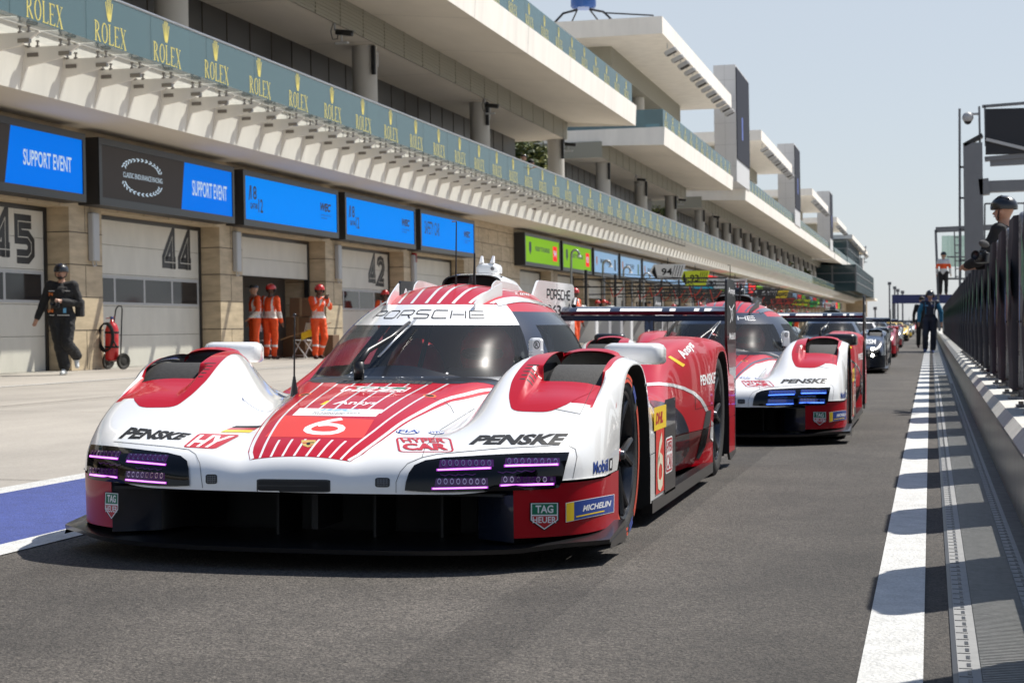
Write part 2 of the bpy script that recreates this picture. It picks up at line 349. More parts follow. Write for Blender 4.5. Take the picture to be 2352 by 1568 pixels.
for k in range(-4,44):
    if k==5: continue
    y=pil_y(k); y1=y+1.3 if k!=4 else 65.9
    zs=[.02,.72,1.32,1.90,2.48]+([3.05] if k!=4 else [3.05,3.6,4.1])
    for z in zs[1:]: b.box((-.78,y-.004,z-.008),(.304,y1+.004,z+.008),M_joint)
    n=1 if k!=4 else 5
    for i in range(n):
        for j,z in enumerate(zs[:-1]):
            yy=y+(.62 if (j%2) else .62)+i*1.4
            if j%2==0 or n>1: b.box((.29,yy-.006+(0.5 if (n>1 and j%2) else 0),z),(.3035,yy+.006+(0.5 if (n>1 and j%2) else 0),zs[j+1]),M_joint)
for yy in range(0,285,1):
    b.box((.29,yy*1.17-.005,2.93),(.3035,yy*1.17+.005,3.05),M_joint)
bpart(b,'stone_wall')
# doors
def door(k,num=None,opened=0.,windows=True):
    y0=pil_y(k)+1.3; y1=pil_y(k+1); t=b=MB(); zb=opened
    fr=MB(); fr.box((-.25,y1-.09,0),(-.13,y1,2.92),M_frame); fr.box((-.25,y0,2.84),(-.13,y1-.09,2.92),M_frame); bpart(fr,'door_frame')
    zs=[0,.62,1.18,1.80,2.36,2.84]; b=MB()
    for i in range(5):
        if zs[i+1]<=zb+.01: continue
        b.box((-.2,y0,max(zb,zs[i])+.006),(-.16,y1-.09,zs[i+1]-.002),M_door)
    b.box((-.195,y0,zb),(-.165,y1-.09,zb+.03 if not zb else zb+.05),M_grey)
    d=bpart(b,'garage_door')
    if windows:
        ws=[y0+.02+i*1.36 for i in range(5)]
        for i in range(4):
            a=y1-.17-1.36*(i+1)+.04; c=y1-.17-1.36*i-.04
            if a<y0: a=y0+.02
            w=MB(); w.box((-.162,a,1.26),(-.152,c,1.72),M_wpane)
            o=w.build('window'); o.parent=d
        w=MB(); w.box((-.161,y0,1.21),(-.148,y1-.12,1.26),M_lgrey); w.box((-.161,y0,1.72),(-.148,y1-.12,1.77),M_lgrey)
        for i in range(5):
            c=y1-.17-1.36*i
            if c-.04>y0: w.box((-.161,c-.04,1.26),(-.148,c+.04,1.72),M_lgrey)
        o=w.build('window_frame'); o.parent=d
    if num:
        w=MB()
        SH={'4':[[(.72,0),(.72,1),(.0,.32),(.0,.2),(1.0,.2)]],'5':[[(.95,.95),(.1,.95),(.1,.55),(.7,.55),(.92,.42),(.92,.17),(.7,.05),(.0,.05)]],'2':[[(.02,.75),(.1,.93),(.45,1),(.8,.93),(.92,.72),(.8,.5),(.05,.06),(1.,.06)]]}
        x=0
        for n_,ch in enumerate(num):
            a0=y1-1.86+.80*n_; pth=[[(px*.56,py*.68) for px,py in p] for p in SH[ch]]
            for m_,wd,dx in ((M_black,.25,.001),(M_door,.016,.0035)):
                v,f=strokes(pth,wd); w.add([(-.157+dx,a0+p,1.98+q) for p,q in v],f,m_)
        o=w.build('door_number'); o.parent=d
    return d
door(-1,'45'); door(0,'44'); door(1,None,1.95,False); door(2,'42',0,True); door(3,None,0,False)
door(-2)
for k in range(5,43): door(k,None,2.0 if k%2 else 1.2,False)
b=MB()   # garage interiors
b.box((-7.5,pil_y(1)-1,.005),(-.8,pil_y(2)+1.5,.01),mat('garage_floor',(.16,.05,.035),.5))
b.box((-7.6,pil_y(-4),0),(-7.5,335,4.3),mat('garage_back',(.5,.5,.48),.7))
for k in range(-4,44):
    b.box((-7.5,pil_y(k)+.3,0),(-.8,pil_y(k)+.5,2.92),MATS['garage_back'])
b.box((-7.5,pil_y(-4),2.93),(-.8,335,3.0),M_dark)
bpart(b,'garage_interior')
# vertical wall lights on the pilasters
for k in range(-1,4):
    b=MB(); y=pil_y(k)+.72
    b.bbox((.3,y,1.98),(.42,y+.26,2.86),M_lgrey,.02); b.tube([(.36,y+.2,2.0),(.37,y+.2,1.9),(.37,y+.08,1.88),(.36,y+.05,1.98)],.01,M_lgrey,6)
    bpart(b,'wall_light')
# soffit, fascia
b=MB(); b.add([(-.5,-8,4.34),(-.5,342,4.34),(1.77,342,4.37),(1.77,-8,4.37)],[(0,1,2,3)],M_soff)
for k in range(60): b.box((.95,2+k*3.4,4.375),(1.15,2.06+k*3.4,4.39),M_lgrey)
bpart(b,'soffit')
b=MB(); rows=[]
b.add([(1.77,-8,4.37),(1.77,342,4.37),(1.88,342,5.03),(1.88,-8,5.03)],[(0,1,2,3)],M_white)
b.add([(1.88,-8,5.03),(1.88,342,5.03),(1.93,342,5.03),(1.93,-8,5.03)],[(0,1,2,3)],M_white)
b.box((-2.1,-8,5.03),(1.93,342,5.36),M_white); bpart(b,'canopy_fascia')  # white slab front below the rail imitates the bright reflection in the canopy glass
# bracket fins with spider fittings
def fin(y,det=True):
    b=MB(); t=.025
    pr=[(1.79,4.40),(1.90,4.72),(2.45,4.82),(2.76,5.0),(2.76,5.01),(1.86,5.01),(1.76,4.40)]
    v=[(x,y-t,z) for x,z in pr]+[(x,y+t,z) for x,z in pr]; n=len(pr)
    b.add(v,[tuple(range(n)),tuple(range(2*n-1,n-1,-1))]+[(i,i+n,(i+1)%n+n,(i+1)%n) for i in range(n)],M_white)
    if det:
        for x in (2.0,2.52):
            b.box((x-.09,y-.04,4.86),(x+.09,y+.04,4.92),M_steel)
            for dx in (-.07,.07):
                b.tube([(x+dx,y,4.92),(x+dx,y,5.08)],.014,M_steel,6); b.tube([(x+dx,y,5.0),(x+dx,y,5.03)],.034,M_steel,8); b.tube([(x+dx,y,5.085),(x+dx,y,5.11)],.03,M_steel,8)
    return b
y=21.4; k=0; fb=None
while k<96:
    if k in(0,60):
        fb=bpart(fin(0,k<60),'canopy_bracket'); fb.location=(0,y,0)
    else:
        c=fb.copy(); sc.collection.objects.link(c); c.parent=bld; c.location=(0,y,0)
    y+=1.257; k+=1
b=MB()
while y<342: 
    f=fin(y,False); b.add(f.v,f.f,M_white); y+=1.257
bpart(b,'canopy_bracket',kind='stuff')
b=MB()
for k in range(130):
    y=18.0+2.514*k
    if y>339: break
    b.add([(1.9,y+.01,5.13),(2.78,y+.01,5.13),(2.78,y+2.504,5.13),(1.9,y+2.504,5.13)],[(0,1,2,3)],M_clear)
bpart(b,'canopy_glass')
# balcony rail of the first floor, with the printed crowns
def crown(b,x,y,z,h,m):
    w=h*.60
    for i in range(5):
        a=(i-2)/2; tx=y+a*w*.5; tz=z+h*(.9-.13*abs(a)**1.5*1.6)
        b.add([(x,y+a*w*.22-.07*w,z+h*.1),(x,y+a*w*.22+.07*w,z+h*.1),(x,tx+.012,tz),(x,tx-.012,tz)],[(0,1,2,3)],m)
        n=8; b.add([(x+.0005,tx+.055*w*1.2*math.cos(q),tz+h*.03+.055*w*1.3*math.sin(q)) for q in [2*PI*j/n for j in range(n)]],[tuple(range(n))],m)
    b.add([(x+.0008,y-w*.27,z+h*.13),(x+.0008,y-w*.20,z),(x+.0008,y+w*.20,z),(x+.0008,y+w*.27,z+h*.13),(x+.0008,y+w*.3,z+h*.3),(x+.0008,y-w*.3,z+h*.3)],[(0,1,2,3,4,5)],m)
def serif(t,wd=.1):
    """narrow roman capitals: thick stems, thin bars, slab serifs (unit height)"""
    S=wd; s=wd*.5
    def r(x0,y0,x1,y1): return [(x0,y0),(x1,y0),(x1,y1),(x0,y1)]
    def ell(cx,cy,a,b_,ra,rb,q0=0,q1=2*PI,n=20):
        out=[]
        for i in range(n):
            p,q=q0+(q1-q0)*i/n,q0+(q1-q0)*(i+1)/n
            out.append([(cx+a*math.cos(p),cy+b_*math.sin(p)),(cx+a*math.cos(q),cy+b_*math.sin(q)),(cx+ra*math.cos(q),cy+rb*math.sin(q)),(cx+ra*math.cos(p),cy+rb*math.sin(p))])
        return out
    G={'R':(.62,[r(.06,.04,.06+S,.96),r(0,0,.06+S+.07,.04),r(0,.96,.06+S,1)]+ell(.06+S,.73,.30,.27,.30-S,.27-s,-PI/2,PI/2,12)+[[(.20,.46),(.20+S,.46),(.62,0),(.62-S*1.4,0)]]),
       'O':(.62,ell(.31,.5,.31,.5,.31-S,.5-s)),'L':(.52,[r(.06,.04,.06+S,.96),r(0,.96,.06+S+.06,1),r(0,0,.52,.04),[(.44,.04),(.52,.04),(.52,.22)]]),
       'E':(.54,[r(.06,.04,.06+S,.96),r(0,.96,.50,1),r(0,0,.54,.04),r(.06+S,.49,.38,.53),[(.42,.96),(.5,.96),(.5,.82)],[(.46,.04),(.54,.04),(.54,.2)],[(.36,.42),(.38,.42),(.38,.6),(.36,.6)]]),
       'X':(.62,[[(.05,1),(.05+S*1.2,1),(.60,0),(.60-S*1.2,0)],[(.5,.96),(.54,.96),(.34,.545),(.32,.585)],[(.1,.04),(.06,.04),(.27,.46),(.29,.42)],r(0,1.0,.24,1.03),r(.42,.96,.62,1),r(0,0,.2,.04),r(.4,-.03,.64,-.0)])}
    V=[];F=[];x=0
    for ch in t:
        w_,P=G[ch]
        for p in P: k=len(V); V+=[(x+a,b_) for a,b_ in p]; F.append(tuple(range(k,k+len(p))))
        x+=w_+.1
    W=x-.1; return [(a/W,b_) for a,b_ in V],F,W
ROL=serif('ROLEX')
ROLs=([(0,0),(1,0),(1,1),(0,1)],[(0,1,2,3)],1)
def rail(name,x,y0,y1,z0,z1,pan,lg0,lgp,near,lh,cap=True,parent=bld,full=False):
    b=MB(); y=y0
    while y<y1-.01:
        e=min(y+pan,y1); b.box((x-.01,y+.006,z0),(x+.01,e-.006,z1),M_green); y=e
    if cap: b.tube([(x,y0,z1+.02),(x,y1,z1+.02)],.028,M_alu,8)
    k=0; y=lg0
    zl=z0+(z1-z0)*.10
    while y<y1-.6:
        if y>y0+.1:
            if k<near: place2d(b,ROL,(x+.0125,y,zl),(0,lh*2.95*1.25,0),(0,0,lh*1.05),M_gold)
            else: 
                for j in range(5): 
                    if y<260: place2d(b,ROL,(x+.0125,y,zl),(0,lh*2.95*1.25,0),(0,0,lh*1.05),M_gold); break
            if y<240: crown(b,x+.0125,y+lh*1.72,zl+lh*1.2,lh*1.3,M_gold)
        y+=lgp; k+=1
    return bpart(b,name)
rail('balcony_railing',1.97,-8,340,5.36,6.22,2.5,25.0-2.3*8,2.30,40,.32)
b=MB(); b.box((1.9,-8,5.30),(1.96,340,5.358),M_white); bpart(b,'railing_kerb')
# first floor: columns, back wall, ceiling; stepped blocks above
M_seam=mat('seam',(.30,.28,.25),.9)
def block(y0,y1,up=True,wall_in=2,roof=None,slab=(9.27,10.13),y1s=None):
    b=MB(); b.box((-2.3,y0,5.36),(-2.1,y1+1-wall_in,8.79),M_bwall)
    y=y0
    while y<y1-3: b.box((-2.1,y,5.36),(-2.085,y+.03,8.78),M_joint); y+=1.6
    y=y0+5
    while y<y1-6: b.box((-2.1,y,5.36),(-2.07,y+1.2,7.6),M_black); y+=13.6
    bpart(b,'upper_back_wall')
    b=MB(); ye=y1
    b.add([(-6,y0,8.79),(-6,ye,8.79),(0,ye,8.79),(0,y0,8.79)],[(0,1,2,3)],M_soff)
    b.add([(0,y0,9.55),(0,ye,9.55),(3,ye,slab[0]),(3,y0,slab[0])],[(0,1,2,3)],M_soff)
    yj=y0+6.8
    while yj<ye-2:
        b.add([(0,yj,9.546),(0,yj+.03,9.546),(3,yj+.03,slab[0]-.004),(3,yj,slab[0]-.004)],[(0,1,2,3)],M_seam); b.add([(-6,yj,8.786),(-6,yj+.03,8.786),(0,yj+.03,8.786),(0,yj,8.786)],[(0,1,2,3)],M_seam); yj+=6.8
    bpart(b,'upper_soffit')
    b=MB(); b.box((-.06,y0,8.79),(0,ye,9.55),M_louv); b.box((-6,y0-.06,8.79),(0,y0,9.55),M_louv)
    z=8.86
    while z<9.5: b.box((0,y0,z),(.02,ye,z+.05),M_louv); z+=.1
    y=y0+2
    while y<ye: b.box((0,y,8.79),(.03,y+.03,9.55),M_dark if 0 else M_louv); y+=2
    bpart(b,'louver_band')
    b=MB(); b.add([(3,y0,slab[0]),(3,ye,slab[0]),(3.05,ye,slab[1]),(3.05,y0,slab[1])],[(0,1,2,3)],M_white)
    b.add([(-6,y0,9.5),(3,y0,slab[0]),(3.05,y0,slab[1]),(-6,y0,slab[1])],[(0,1,2,3)],M_white); b.add([(-6,ye,9.5),(3,ye,slab[0]),(3.05,ye,slab[1]),(-6,ye,slab[1])],[(3,2,1,0)],M_white)
    b.add([(-6,y0,slab[1]),(3.05,y0,slab[1]),(3.05,ye,slab[1]),(-6,ye,slab[1])],[(0,1,2,3)],M_white)
    yj=y0+6.8
    while yj<ye-2:
        b.add([(3.002,yj,slab[0]+.01),(3.002,yj+.025,slab[0]+.01),(3.053,yj+.025,slab[1]-.01),(3.053,yj,slab[1]-.01)],[(0,1,2,3)],M_seam); yj+=6.8
    bpart(b,'balcony_slab')
    rail('upper_railing',2.95,y0+.1,ye-.6,slab[1],slab[1]+.86,2.5,y0+.6,2.35,0,.30,cap=False)
    b=MB(); b.box((-3,y0+.1,slab[1]),(2.94,y0+.12,slab[1]+.86),M_green); bpart(b,'end_railing')
def column(y,z0=5.36,z1=8.79,x=-.5,spk=True):
    b=MB(); b.lathe([(.36,z0),(.36,z1)],M_col,Matrix.Translation((x,y,0)),24); o=bpart(b,'column',smooth=True)
    if spk:
        b=MB(); b.bbox((x+.30,y-.34,z1-.85),(x+.42,y-.22,z1-.02),M_black,.02); q=b.build('speaker'); q.parent=o
        b=MB(); b.bbox((x+.05,y+.36,z1-.55),(x+.3,y+.42,z1-.1),M_lgrey,.02); q=b.build('loudspeaker_box'); q.parent=o
block(8,77); block(85.5,116.1); block(124.3,242,slab=(9.2,10.0)); block(243.6,280.2,slab=(9.2,10.0)); block(281.8,345.6,slab=(9.3,10.1))
ycol=[22.5+13.6*i for i in range(5)]+[88.5,100.5,112.5]+[127+8.5*i for i in range(16)]
for y in ycol: column(y)
b=MB(); b.box((-2.3,77,5.36),(-2.2,340,8.0),M_bwall)
bpart(b,'rear_wall')
# upper storeys with flat roofs
for y0,y1,zt in ((85.6,116.3,15.4),(137.2,168.4,15.35),(197.6,228.9,15.3),(250.6,279.4,15.25),(301,375,15.25)):
    b=MB(); b.box((-6,y0,14.57),(3,y1,zt),M_white); bpart(b,'roof_slab')
    b=MB(); b.box((-6,y0+3.0,13.5),(0,y1-2.4,14.57),M_louv); z=13.6
    while z<14.5: b.box((0,y0+3.0,z),(.02,y1-2.4,z+.06),M_louv); z+=.12
    bpart(b,'louver_band')
    b=MB(); b.box((-6,y0+4,10.13),(-2.1,y1-3,13.5),M_bwall); bpart(b,'upper_back_wall')
    for i in range(3): column(y0+4.2+(y1-y0-9)*i/2,10.0,13.5,x=-.6,spk=i==0)
    # floodlights hanging from the roof edge
    n=12
    for i in range(n):
        y=y0+3+(y1-y0-4)*i/(n-1); b=MB(); b.tube([(2.8,y,14.57),(2.8,y,14.3)],.03,M_lgrey,6)
        Mx=Matrix.Translation((2.95,y,14.15))@Matrix.Rotation(R(-25),4,'Y')@Matrix.Rotation(R(8*math.sin(i*2.3)),4,'X')
        b.bbox((-.3,-.28,-.12),(.35,.28,.1),M_lgrey,.06,Mx); b.box((-.22,-.2,-.135),(.27,.2,-.121),M_dark,Mx); bpart(b,'floodlight')
# stair towers with screens
M_scr=mat('tower_screen',(.03,.033,.045),.7,spec=.1); M_panel=mat('tower_panels',(.55,.55,.55),.5,var=.04,scale=.6)
for x0,y0,y1,zt in ((1.67,118,126.5,17.6),(1.55,170,177,17.5),(1.5,231,237,17.4)):
    b=MB(); b.box((x0,y0,10),(3.1,y1,zt),M_panel)
    z=11
    while z<zt: b.box((x0-.01,y0-.01,z),(3.11,y0+.01,z+.03),M_joint if 0 else M_lgrey); z+=1.4
    b.box((x0+.7,y0-.012,10),(x0+.73,y0+.01,zt),M_lgrey)
    o=bpart(b,'stair_tower'); b=MB(); b.box((3.1,y0+.1,11.5),(3.16,y1-.1,zt-.15),M_scr)
    b.box((3.16,y0+y1*0+3.2,13),(3.165,y0+3.8,14.5),mat('tower_screen_glow',(.02,.05,.3),.3,emit=.5)); q=b.build('screen'); q.parent=o
# end pavilion of blue-green glass
M_pav=glass('pavilion_glass',(.06,.12,.14),refl=.04,trans=.35,fk=.25)
for (x0,y0,x1,y1,z0,z1) in ((-5,262,5.0,345,5.3,9.1),(-5,296,2.4,346,9.9,14.2)):
    b=MB(); b.box((x0,y0,z0),(x1,y1,z1),M_pav)
    for i in range(14): b.box((x1,y0+(y1-y0)*i/14,z0),(x1+.05,y0+(y1-y0)*i/14+.25,z1),M_grey)
    for i in range(4): b.box((x0+(x1-x0)*i/3-.1,y0-.06,z0),(x0+(x1-x0)*i/3+.1,y0,z1),M_grey)
    for z in (z0+(z1-z0)/3,z0+2*(z1-z0)/3): b.box((x1,y0,z),(x1+.05,y1,z+.1),M_grey); b.box((x0,y0-.06,z),(x1,y0,z+.1),M_grey)
    bpart(b,'glass_pavilion')
b=MB(); b.box((-6,336,0),(3.5,352,5.2),M_stone); b.box((-6,335,4.9),(5.4,352,5.3),M_white); b.box((-6,346,9.2),(3,352,13.0),M_panel); bpart(b,'end_wall')
b=MB()
for i in range(6):
    b.tube([(-1+.8*i,352,12),(-.6+.8*i,352,15.5)],.08,M_grey,5)
for j in range(5): b.tube([(-1,352,12.4+.7*j),(3.6,352,12.4+.7*j)],.08,M_grey,5)
bpart(b,'floodlight_rack')
# ================================================================ the white and red prototype
M_wp=mat('white_car_paint',(.80,.80,.79),.28,coat=1.0,var=.035,scale=5); M_rp=mat('red_car_paint',(.42,.0,.008),.35,coat=.38,spec=.2); M_rdk=mat('deep_red_paint',(.36,.0,.008),.35,coat=.22,spec=.2)
M_nv=mat('navy_car_paint',(.007,.011,.024),.25,coat=.35,spec=.3); M_cf=mat('carbon',(.010,.010,.011),.3,coat=.35,spec=.35); M_mt=mat('matt_black',(.008,.008,.008),.7)
M_ty=mat('tyre_rubber',(.022,.021,.020),.75,var=.4,scale=60,bump=.2,bscale=150); M_rim=mat('black_rim',(.07,.07,.075),.2,metal=.7); M_hub=mat('hub_metal',(.12,.12,.13),.3,metal=.9)
M_or=mat('tyre_orange',(.62,.07,.03),.6); M_bl=mat('tyre_blue',(.03,.06,.3),.6)
M_ink=mat('black_print',(.010,.010,.011),.6,spec=.25); M_wt=mat('white_print',(.78,.78,.78),.4); M_rt=mat('red_print',(.45,.012,.018),.35); M_bp=mat('blue_print',(.01,.045,.25),.4); M_lb=mat('light_blue_print',(.12,.38,.62),.4)
M_ye=mat('yellow_print',(.80,.55,.02),.4); M_gn=mat('green_print',(.0,.16,.08),.4); M_gd=mat('gold_crest',(.55,.38,.1),.35)
M_mblue=mat('badge_blue',(.02,.055,.26),.35); M_org=mat('orange_ring',(.75,.18,.02),.4); M_six=mat('number_red',(.62,.04,.025),.4)
M_ws=glass('windscreen_glass',(.62,.66,.68),refl=.03,trans=.96,rough=.09,fk=.24); M_lens=mat('lamp_glass',(.003,.003,.004),.06,spec=.35)
M_led=mat('violet_led',(.75,.28,.85),.3,emit=1.7); M_led2=mat('blue_led',(.10,.25,1.0),.3,emit=1.8); M_ledd=mat('violet_led_dim',(.04,.008,.065),.12,emit=.25); M_glow=mat('violet_glow',(.40,.06,.52),.3,emit=.55); M_cell=mat('lamp_cell',(.45,.35,.5),.12,metal=.9)
def lerp(tb,x):
    if x<=tb[0][0]: return tb[0][1]
    for (a,p),(b,q) in zip(tb,tb[1:]):
        if x<=b: t=(x-a)/(b-a); t=t*t*(3-2*t)*.5+t*.5; return p+(q-p)*t
    return tb[-1][1]
def crv(tb):                                     # smooth monotone-ish curve through the table (Catmull-Rom)
    def f(x):
        if x<=tb[0][0]: return tb[0][1]
        if x>=tb[-1][0]: return tb[-1][1]
        for i in range(len(tb)-1):
            if x<=tb[i+1][0]: break
        p1,p2=tb[i],tb[i+1]; p0=tb[i-1] if i else (2*p1[0]-p2[0],2*p1[1]-p2[1]); p3=tb[i+2] if i+2<len(tb) else (2*p2[0]-p1[0],2*p2[1]-p1[1])
        h=p2[0]-p1[0]; t=(x-p1[0])/h; m1=(p2[1]-p0[1])/(p2[0]-p0[0])*h; m2=(p3[1]-p1[1])/(p3[0]-p1[0])*h
        return (2*t**3-3*t*t+1)*p1[1]+(t**3-2*t*t+t)*m1+(-2*t**3+3*t*t)*p2[1]+(t**3-t*t)*m2
    return f
def ss(a,b,x): t=max(0,min(1,(x-a)/(b-a))); return t*t*(3-2*t)
fHood=crv([(0,.375),(.08,.400),(.155,.430),(.3,.474),(.45,.515),(.7,.565),(.96,.604),(1.2,.636),(1.6,.64),(2.3,.64),(3.2,.66),(4.0,.66),(5,.58)])
fBase=crv([(0,.372),(.1,.402),(.3,.444),(.55,.468),(1.0,.488),(1.5,.52),(2.0,.53),(2.5,.55),(3.2,.56),(4.2,.56),(5,.55)])
fFend=crv([(0,.372),(.1,.402),(.25,.440),(.36,.468),(.5,.537),(.65,.612),(.8,.678),(.95,.722),(1.1,.740),(1.25,.742),(1.45,.715),(1.65,.635),(1.85,.555),(2.1,.528),(2.4,.545),(2.65,.62),(2.9,.705),(3.2,.765),(3.6,.785),(4.2,.780),(4.6,.745),(5,.69)])
fIn=crv([(0,.40),(.5,.42),(.7,.40),(.9,.39),(1.1,.44),(1.4,.53),(1.7,.60),(2.4,.56),(3,.52),(5,.5)])       # where the fender rises out of the valley
fInT=crv([(0,.60),(.5,.60),(.7,.59),(.9,.61),(1.1,.67),(1.4,.77),(1.7,.83),(2.4,.80),(3,.78),(5,.76)])
fHw=crv([(0,.20),(.4,.28),(.87,.34),(1.2,.43),(1.6,.50),(2.3,.55),(3,.40),(4,.25),(5,.18)])
def halfw(y): return 1.006-.07*math.exp(-((y-2.85)/.42)**2)
def nosey(x): a=min(1,abs(x)/1.0062) if abs(x)>.9 else abs(x)/(1+.0062*(abs(x)/.9)**4); return .62*(1-(1-a**2.6)**(1/2.6))
def archz(y):
    for c,h,t in ((1.185,.405,.693),(4.24,.41,.70)):
        q=abs(y-c)/h
        if q<1: return max(.1,t*(1-q**2.9)**(1/2.9))
    return 0
def topz(x,y):
    x=abs(x); f=ss(fIn(y),fInT(y),x); z=fBase(y)+(fFend(y)-fBase(y))*f
    hw=fHw(y); g=1-ss(hw*.80,hw+.14,x); z=max(z,z) + max(0,fHood(y)-fBase(y))*g*(1-f)
    z-=.018*min(1,x/hw)**2*g
    if .5<y<.83 and x>.6: z-=.040*ss(.53,.78,y)*ss(.665,.70,x)*(1-ss(.93,.955,x))
    z-=.03*max(0,(x-.78)/.22)**2*f*(1 if y<2.4 else .6)
    return z
def bodyz(x,y):
    W=halfw(y); a=abs(x); z=topz(a,y); n=nosey(a); zl=.272+.036*ss(.55,.9,a)
    r=.085+.16*a*a; t=(y-n)/r
    if t<1: z=zl+(z-zl)*(1-(1-max(0,t))**2.5)**(1/2.5)
    xs=W-.14; 
    if a>xs: za=max(zl,archz(y)); z=max(z,za+.002); q=min(1,(a-xs)/(W-xs)); z=za+(z-za)*(1-q**3.4)**(1/3.4)
    return z
def xgrid():
    X=[i*.02 for i in range(0,35)]+[.70]+[.66,.675,.685]+[.70+.023*i for i in range(1,11)]
    X+=[.93+.07*math.sin(PI/2*i/12) for i in range(1,13)]
    X=sorted(set(round(v,5) for v in X)); return [-v for v in X[:0:-1]]+X
XG=xgrid()
YR=[.72,.76]+[.80+.025*i for i in range(0,19)]+[1.25+.03*i for i in range(1,124)]
YR=[y for y in YR if y<4.95]+[4.95]
NF=34
def body_grid():
    rows=[]
    for j in range(NF):
        g=(j/NF); g=g**1.9 if j else 0
        r=[]
        for x in XG:
            n=nosey(x); y=n+(.70-n)*g; r.append((x*halfw(y)/1.0,y,bodyz(x*halfw(y),y)))
        rows.append(r)
    for y in [.70]+YR:
        rows.append([(x*halfw(y),y,bodyz(x*halfw(y),y)) for x in XG])
    return rows
CARW=Vector((-2.15,5.93,0))
def inside(y):                                     # the hole of the cockpit in the deck
    if y<1.30: return 0
    if y<2.3: return .585*math.sqrt(max(0,1-((2.3-y)/1.12)**2))
    return max(0,.585*(1-ss(0,1,(y-2.3)/2.1)*.9)-.03)
def build_body():
    b=MB(); rows=body_grid(); nx=len(XG); k=0
    V=[p for r in rows for p in r]; Fw=[];Fr=[]
    for i in range(len(rows)-1):
        ym=(rows[i][nx//2][1]+rows[i+1][nx//2][1])/2; y0=rows[i][nx//2][1]
        for j in range(nx-1):
            xm=abs(XG[j]+XG[j+1])/2; y_=rows[i][j][1]
            if .70<xm<.93 and y_>=.799 and rows[i+1][j][1]<=1.2501: continue
            if y_>1.25 and y_<4.2 and xm<inside(y_+.02): continue
            q=(i*nx+j,i*nx+j+1,(i+1)*nx+j+1,(i+1)*nx+j)
            yy=y_
            red = yy>1.98 or (yy>1.60 and xm<.62) or (.67<xm<.94 and .57<yy<1.29)
            (Fr if red else Fw).append(q)
    m0=b.mi(M_wp); m1=b.mi(M_rp); b.v=V; b.f=Fw+Fr; b.m=[m0]*len(Fw)+[m1]*len(Fr)
    # side walls below the shoulder, outside the wheel openings
    for sx in (-1,1):
        for (ya,yb,mt_) in ((.62,.79,M_rdk),(1.59,2.30,M_wp),(2.30,3.83,M_rp),(4.65,4.95,M_rp)):
            n=max(2,int((yb-ya)/.05)); R_=[]
            for i in range(n+1):
                y=ya+(yb-ya)*i/n; zt=max(.305,archz(y)); x=halfw(y); tuck=.0 if y<2.2 else .10*ss(2.2,2.5,y)*(1-ss(3.5,3.85,y))
                R_.append([(sx*(x-tuck*ss(0,.6,1-k_/6)*1.0),y,.10+(zt-.10)*k_/6) for k_ in range(7)])
            b.grid(R_,mt_,flip=(sx<0))
        # corner panel under the lamp
        R_=[]
        for i in range(17):
            x=.75+.2562*math.sin(PI/2*i/16); y=nosey(x); zb=.115+.0*i
            if i==16: y=.62
            R_.append([(sx*(x-.0),y+.012*(1-k_/6),zb+(.30-zb)*k_/6) for k_ in range(7)])
        b.grid(R_,M_rdk,flip=(sx>0))
        # duct cheek: the dark inner side that runs from the red corner to the mouth
        b.add([(sx*.75,nosey(.75)+.01,.10),(sx*.75,nosey(.75)+.01,.30),(sx*.60,.24,.29),(sx*.60,.24,.10)],[(0,1,2,3)],M_nv)
        b.add([(sx*.60,.24,.10),(sx*.60,.24,.29),(sx*.50,.62,.28),(sx*.50,.62,.10)],[(0,1,2,3)],M_cf)
    # tail panel
    L=rows[-1]; b.add([p for p in L]+[(p[0],p[1]+.02,.2) for p in L],[(j,j+1,nx+j+1,nx+j) for j in range(nx-1)],M_cf)
    # wheel opening lips and wells
    for sx in (-1,1):
        for c,h in ((1.185,.405),(4.24,.41)):
            R_=[]
            xi=.945 if c<2 else .68
            for i in range(41):
                a=PI*i/40; y=c-h*math.cos(a)*.9999; z=max(.1,archz(y)); R_.append([(sx*(halfw(y)-.001),y,z-.003),(sx*(halfw(y)-.02),y,z-.008),(sx*xi,y,z-.014)])
            b.grid(R_,M_mt)
            n=20; b.grid([[(sx*.67,c-h+2*h*i/n,.08),(sx*.67,c-h+2*h*i/n,min(.70,topz(.67,c-h+2*h*i/n)-.006))] for i in range(n+1)],M_mt)
            for yy in (c-h,c+h): b.add([(sx*.67,yy,.08),(sx*.975,yy,.08),(sx*.975,yy,.30),(sx*.93,yy,.40),(sx*.67,yy,min(.48,topz(.7,yy)-.03))],[(0,1,2,3,4)],M_mt)
        # recessed ramp and rim of the tyre window
        b.add([(sx*.70,.80,bodyz(.70,.80)),(sx*.93,.80,bodyz(.93,.80)),(sx*.93,.86,.60),(sx*.70,.86,.60)],[(0,1,2,3)],M_mt)
        R_=[]
        for i in range(17):
            a=PI*i/16; x=.815-.118*math.cos(a); y=1.25+.02*math.sin(a); z0=bodyz(.815,1.25)
            R_.append([(sx*x,y-.03,z0-.05+.055*math.sin(a)**.6),(sx*x,y+.02,z0-.03+.045*math.sin(a)**.6)])
        b.grid(R_,M_rp)
    # belly and floor
    b.box((-.9,.75,.055),(.9,4.9,.075),M_cf)
    for sx in(-1,1): b.box((sx*.99-.03*(sx>0)-.0*1,1.62,.055),(sx*.99+.03*(sx<0)+.012*sx*0+.02,3.8,.11),M_cf) if sx>0 else b.box((-1.01,1.62,.055),(-.96,3.8,.11),M_cf)
    # intake mouth: roof, back wall, strakes
    b.box((-.72,.10,.262),(.72,.75,.271),M_mt); b.box((-.60,.70,.06),(.60,.75,.27),M_mt)
    for x,y in ((-.17,.30),(.20,.30),(.44,.34)): b.box((x-.005,y,.075),(x+.005,y+.25,.262),M_mt)
    b.box((-.012,.22,.12),(.012,.5,.262),M_mt)
    return b
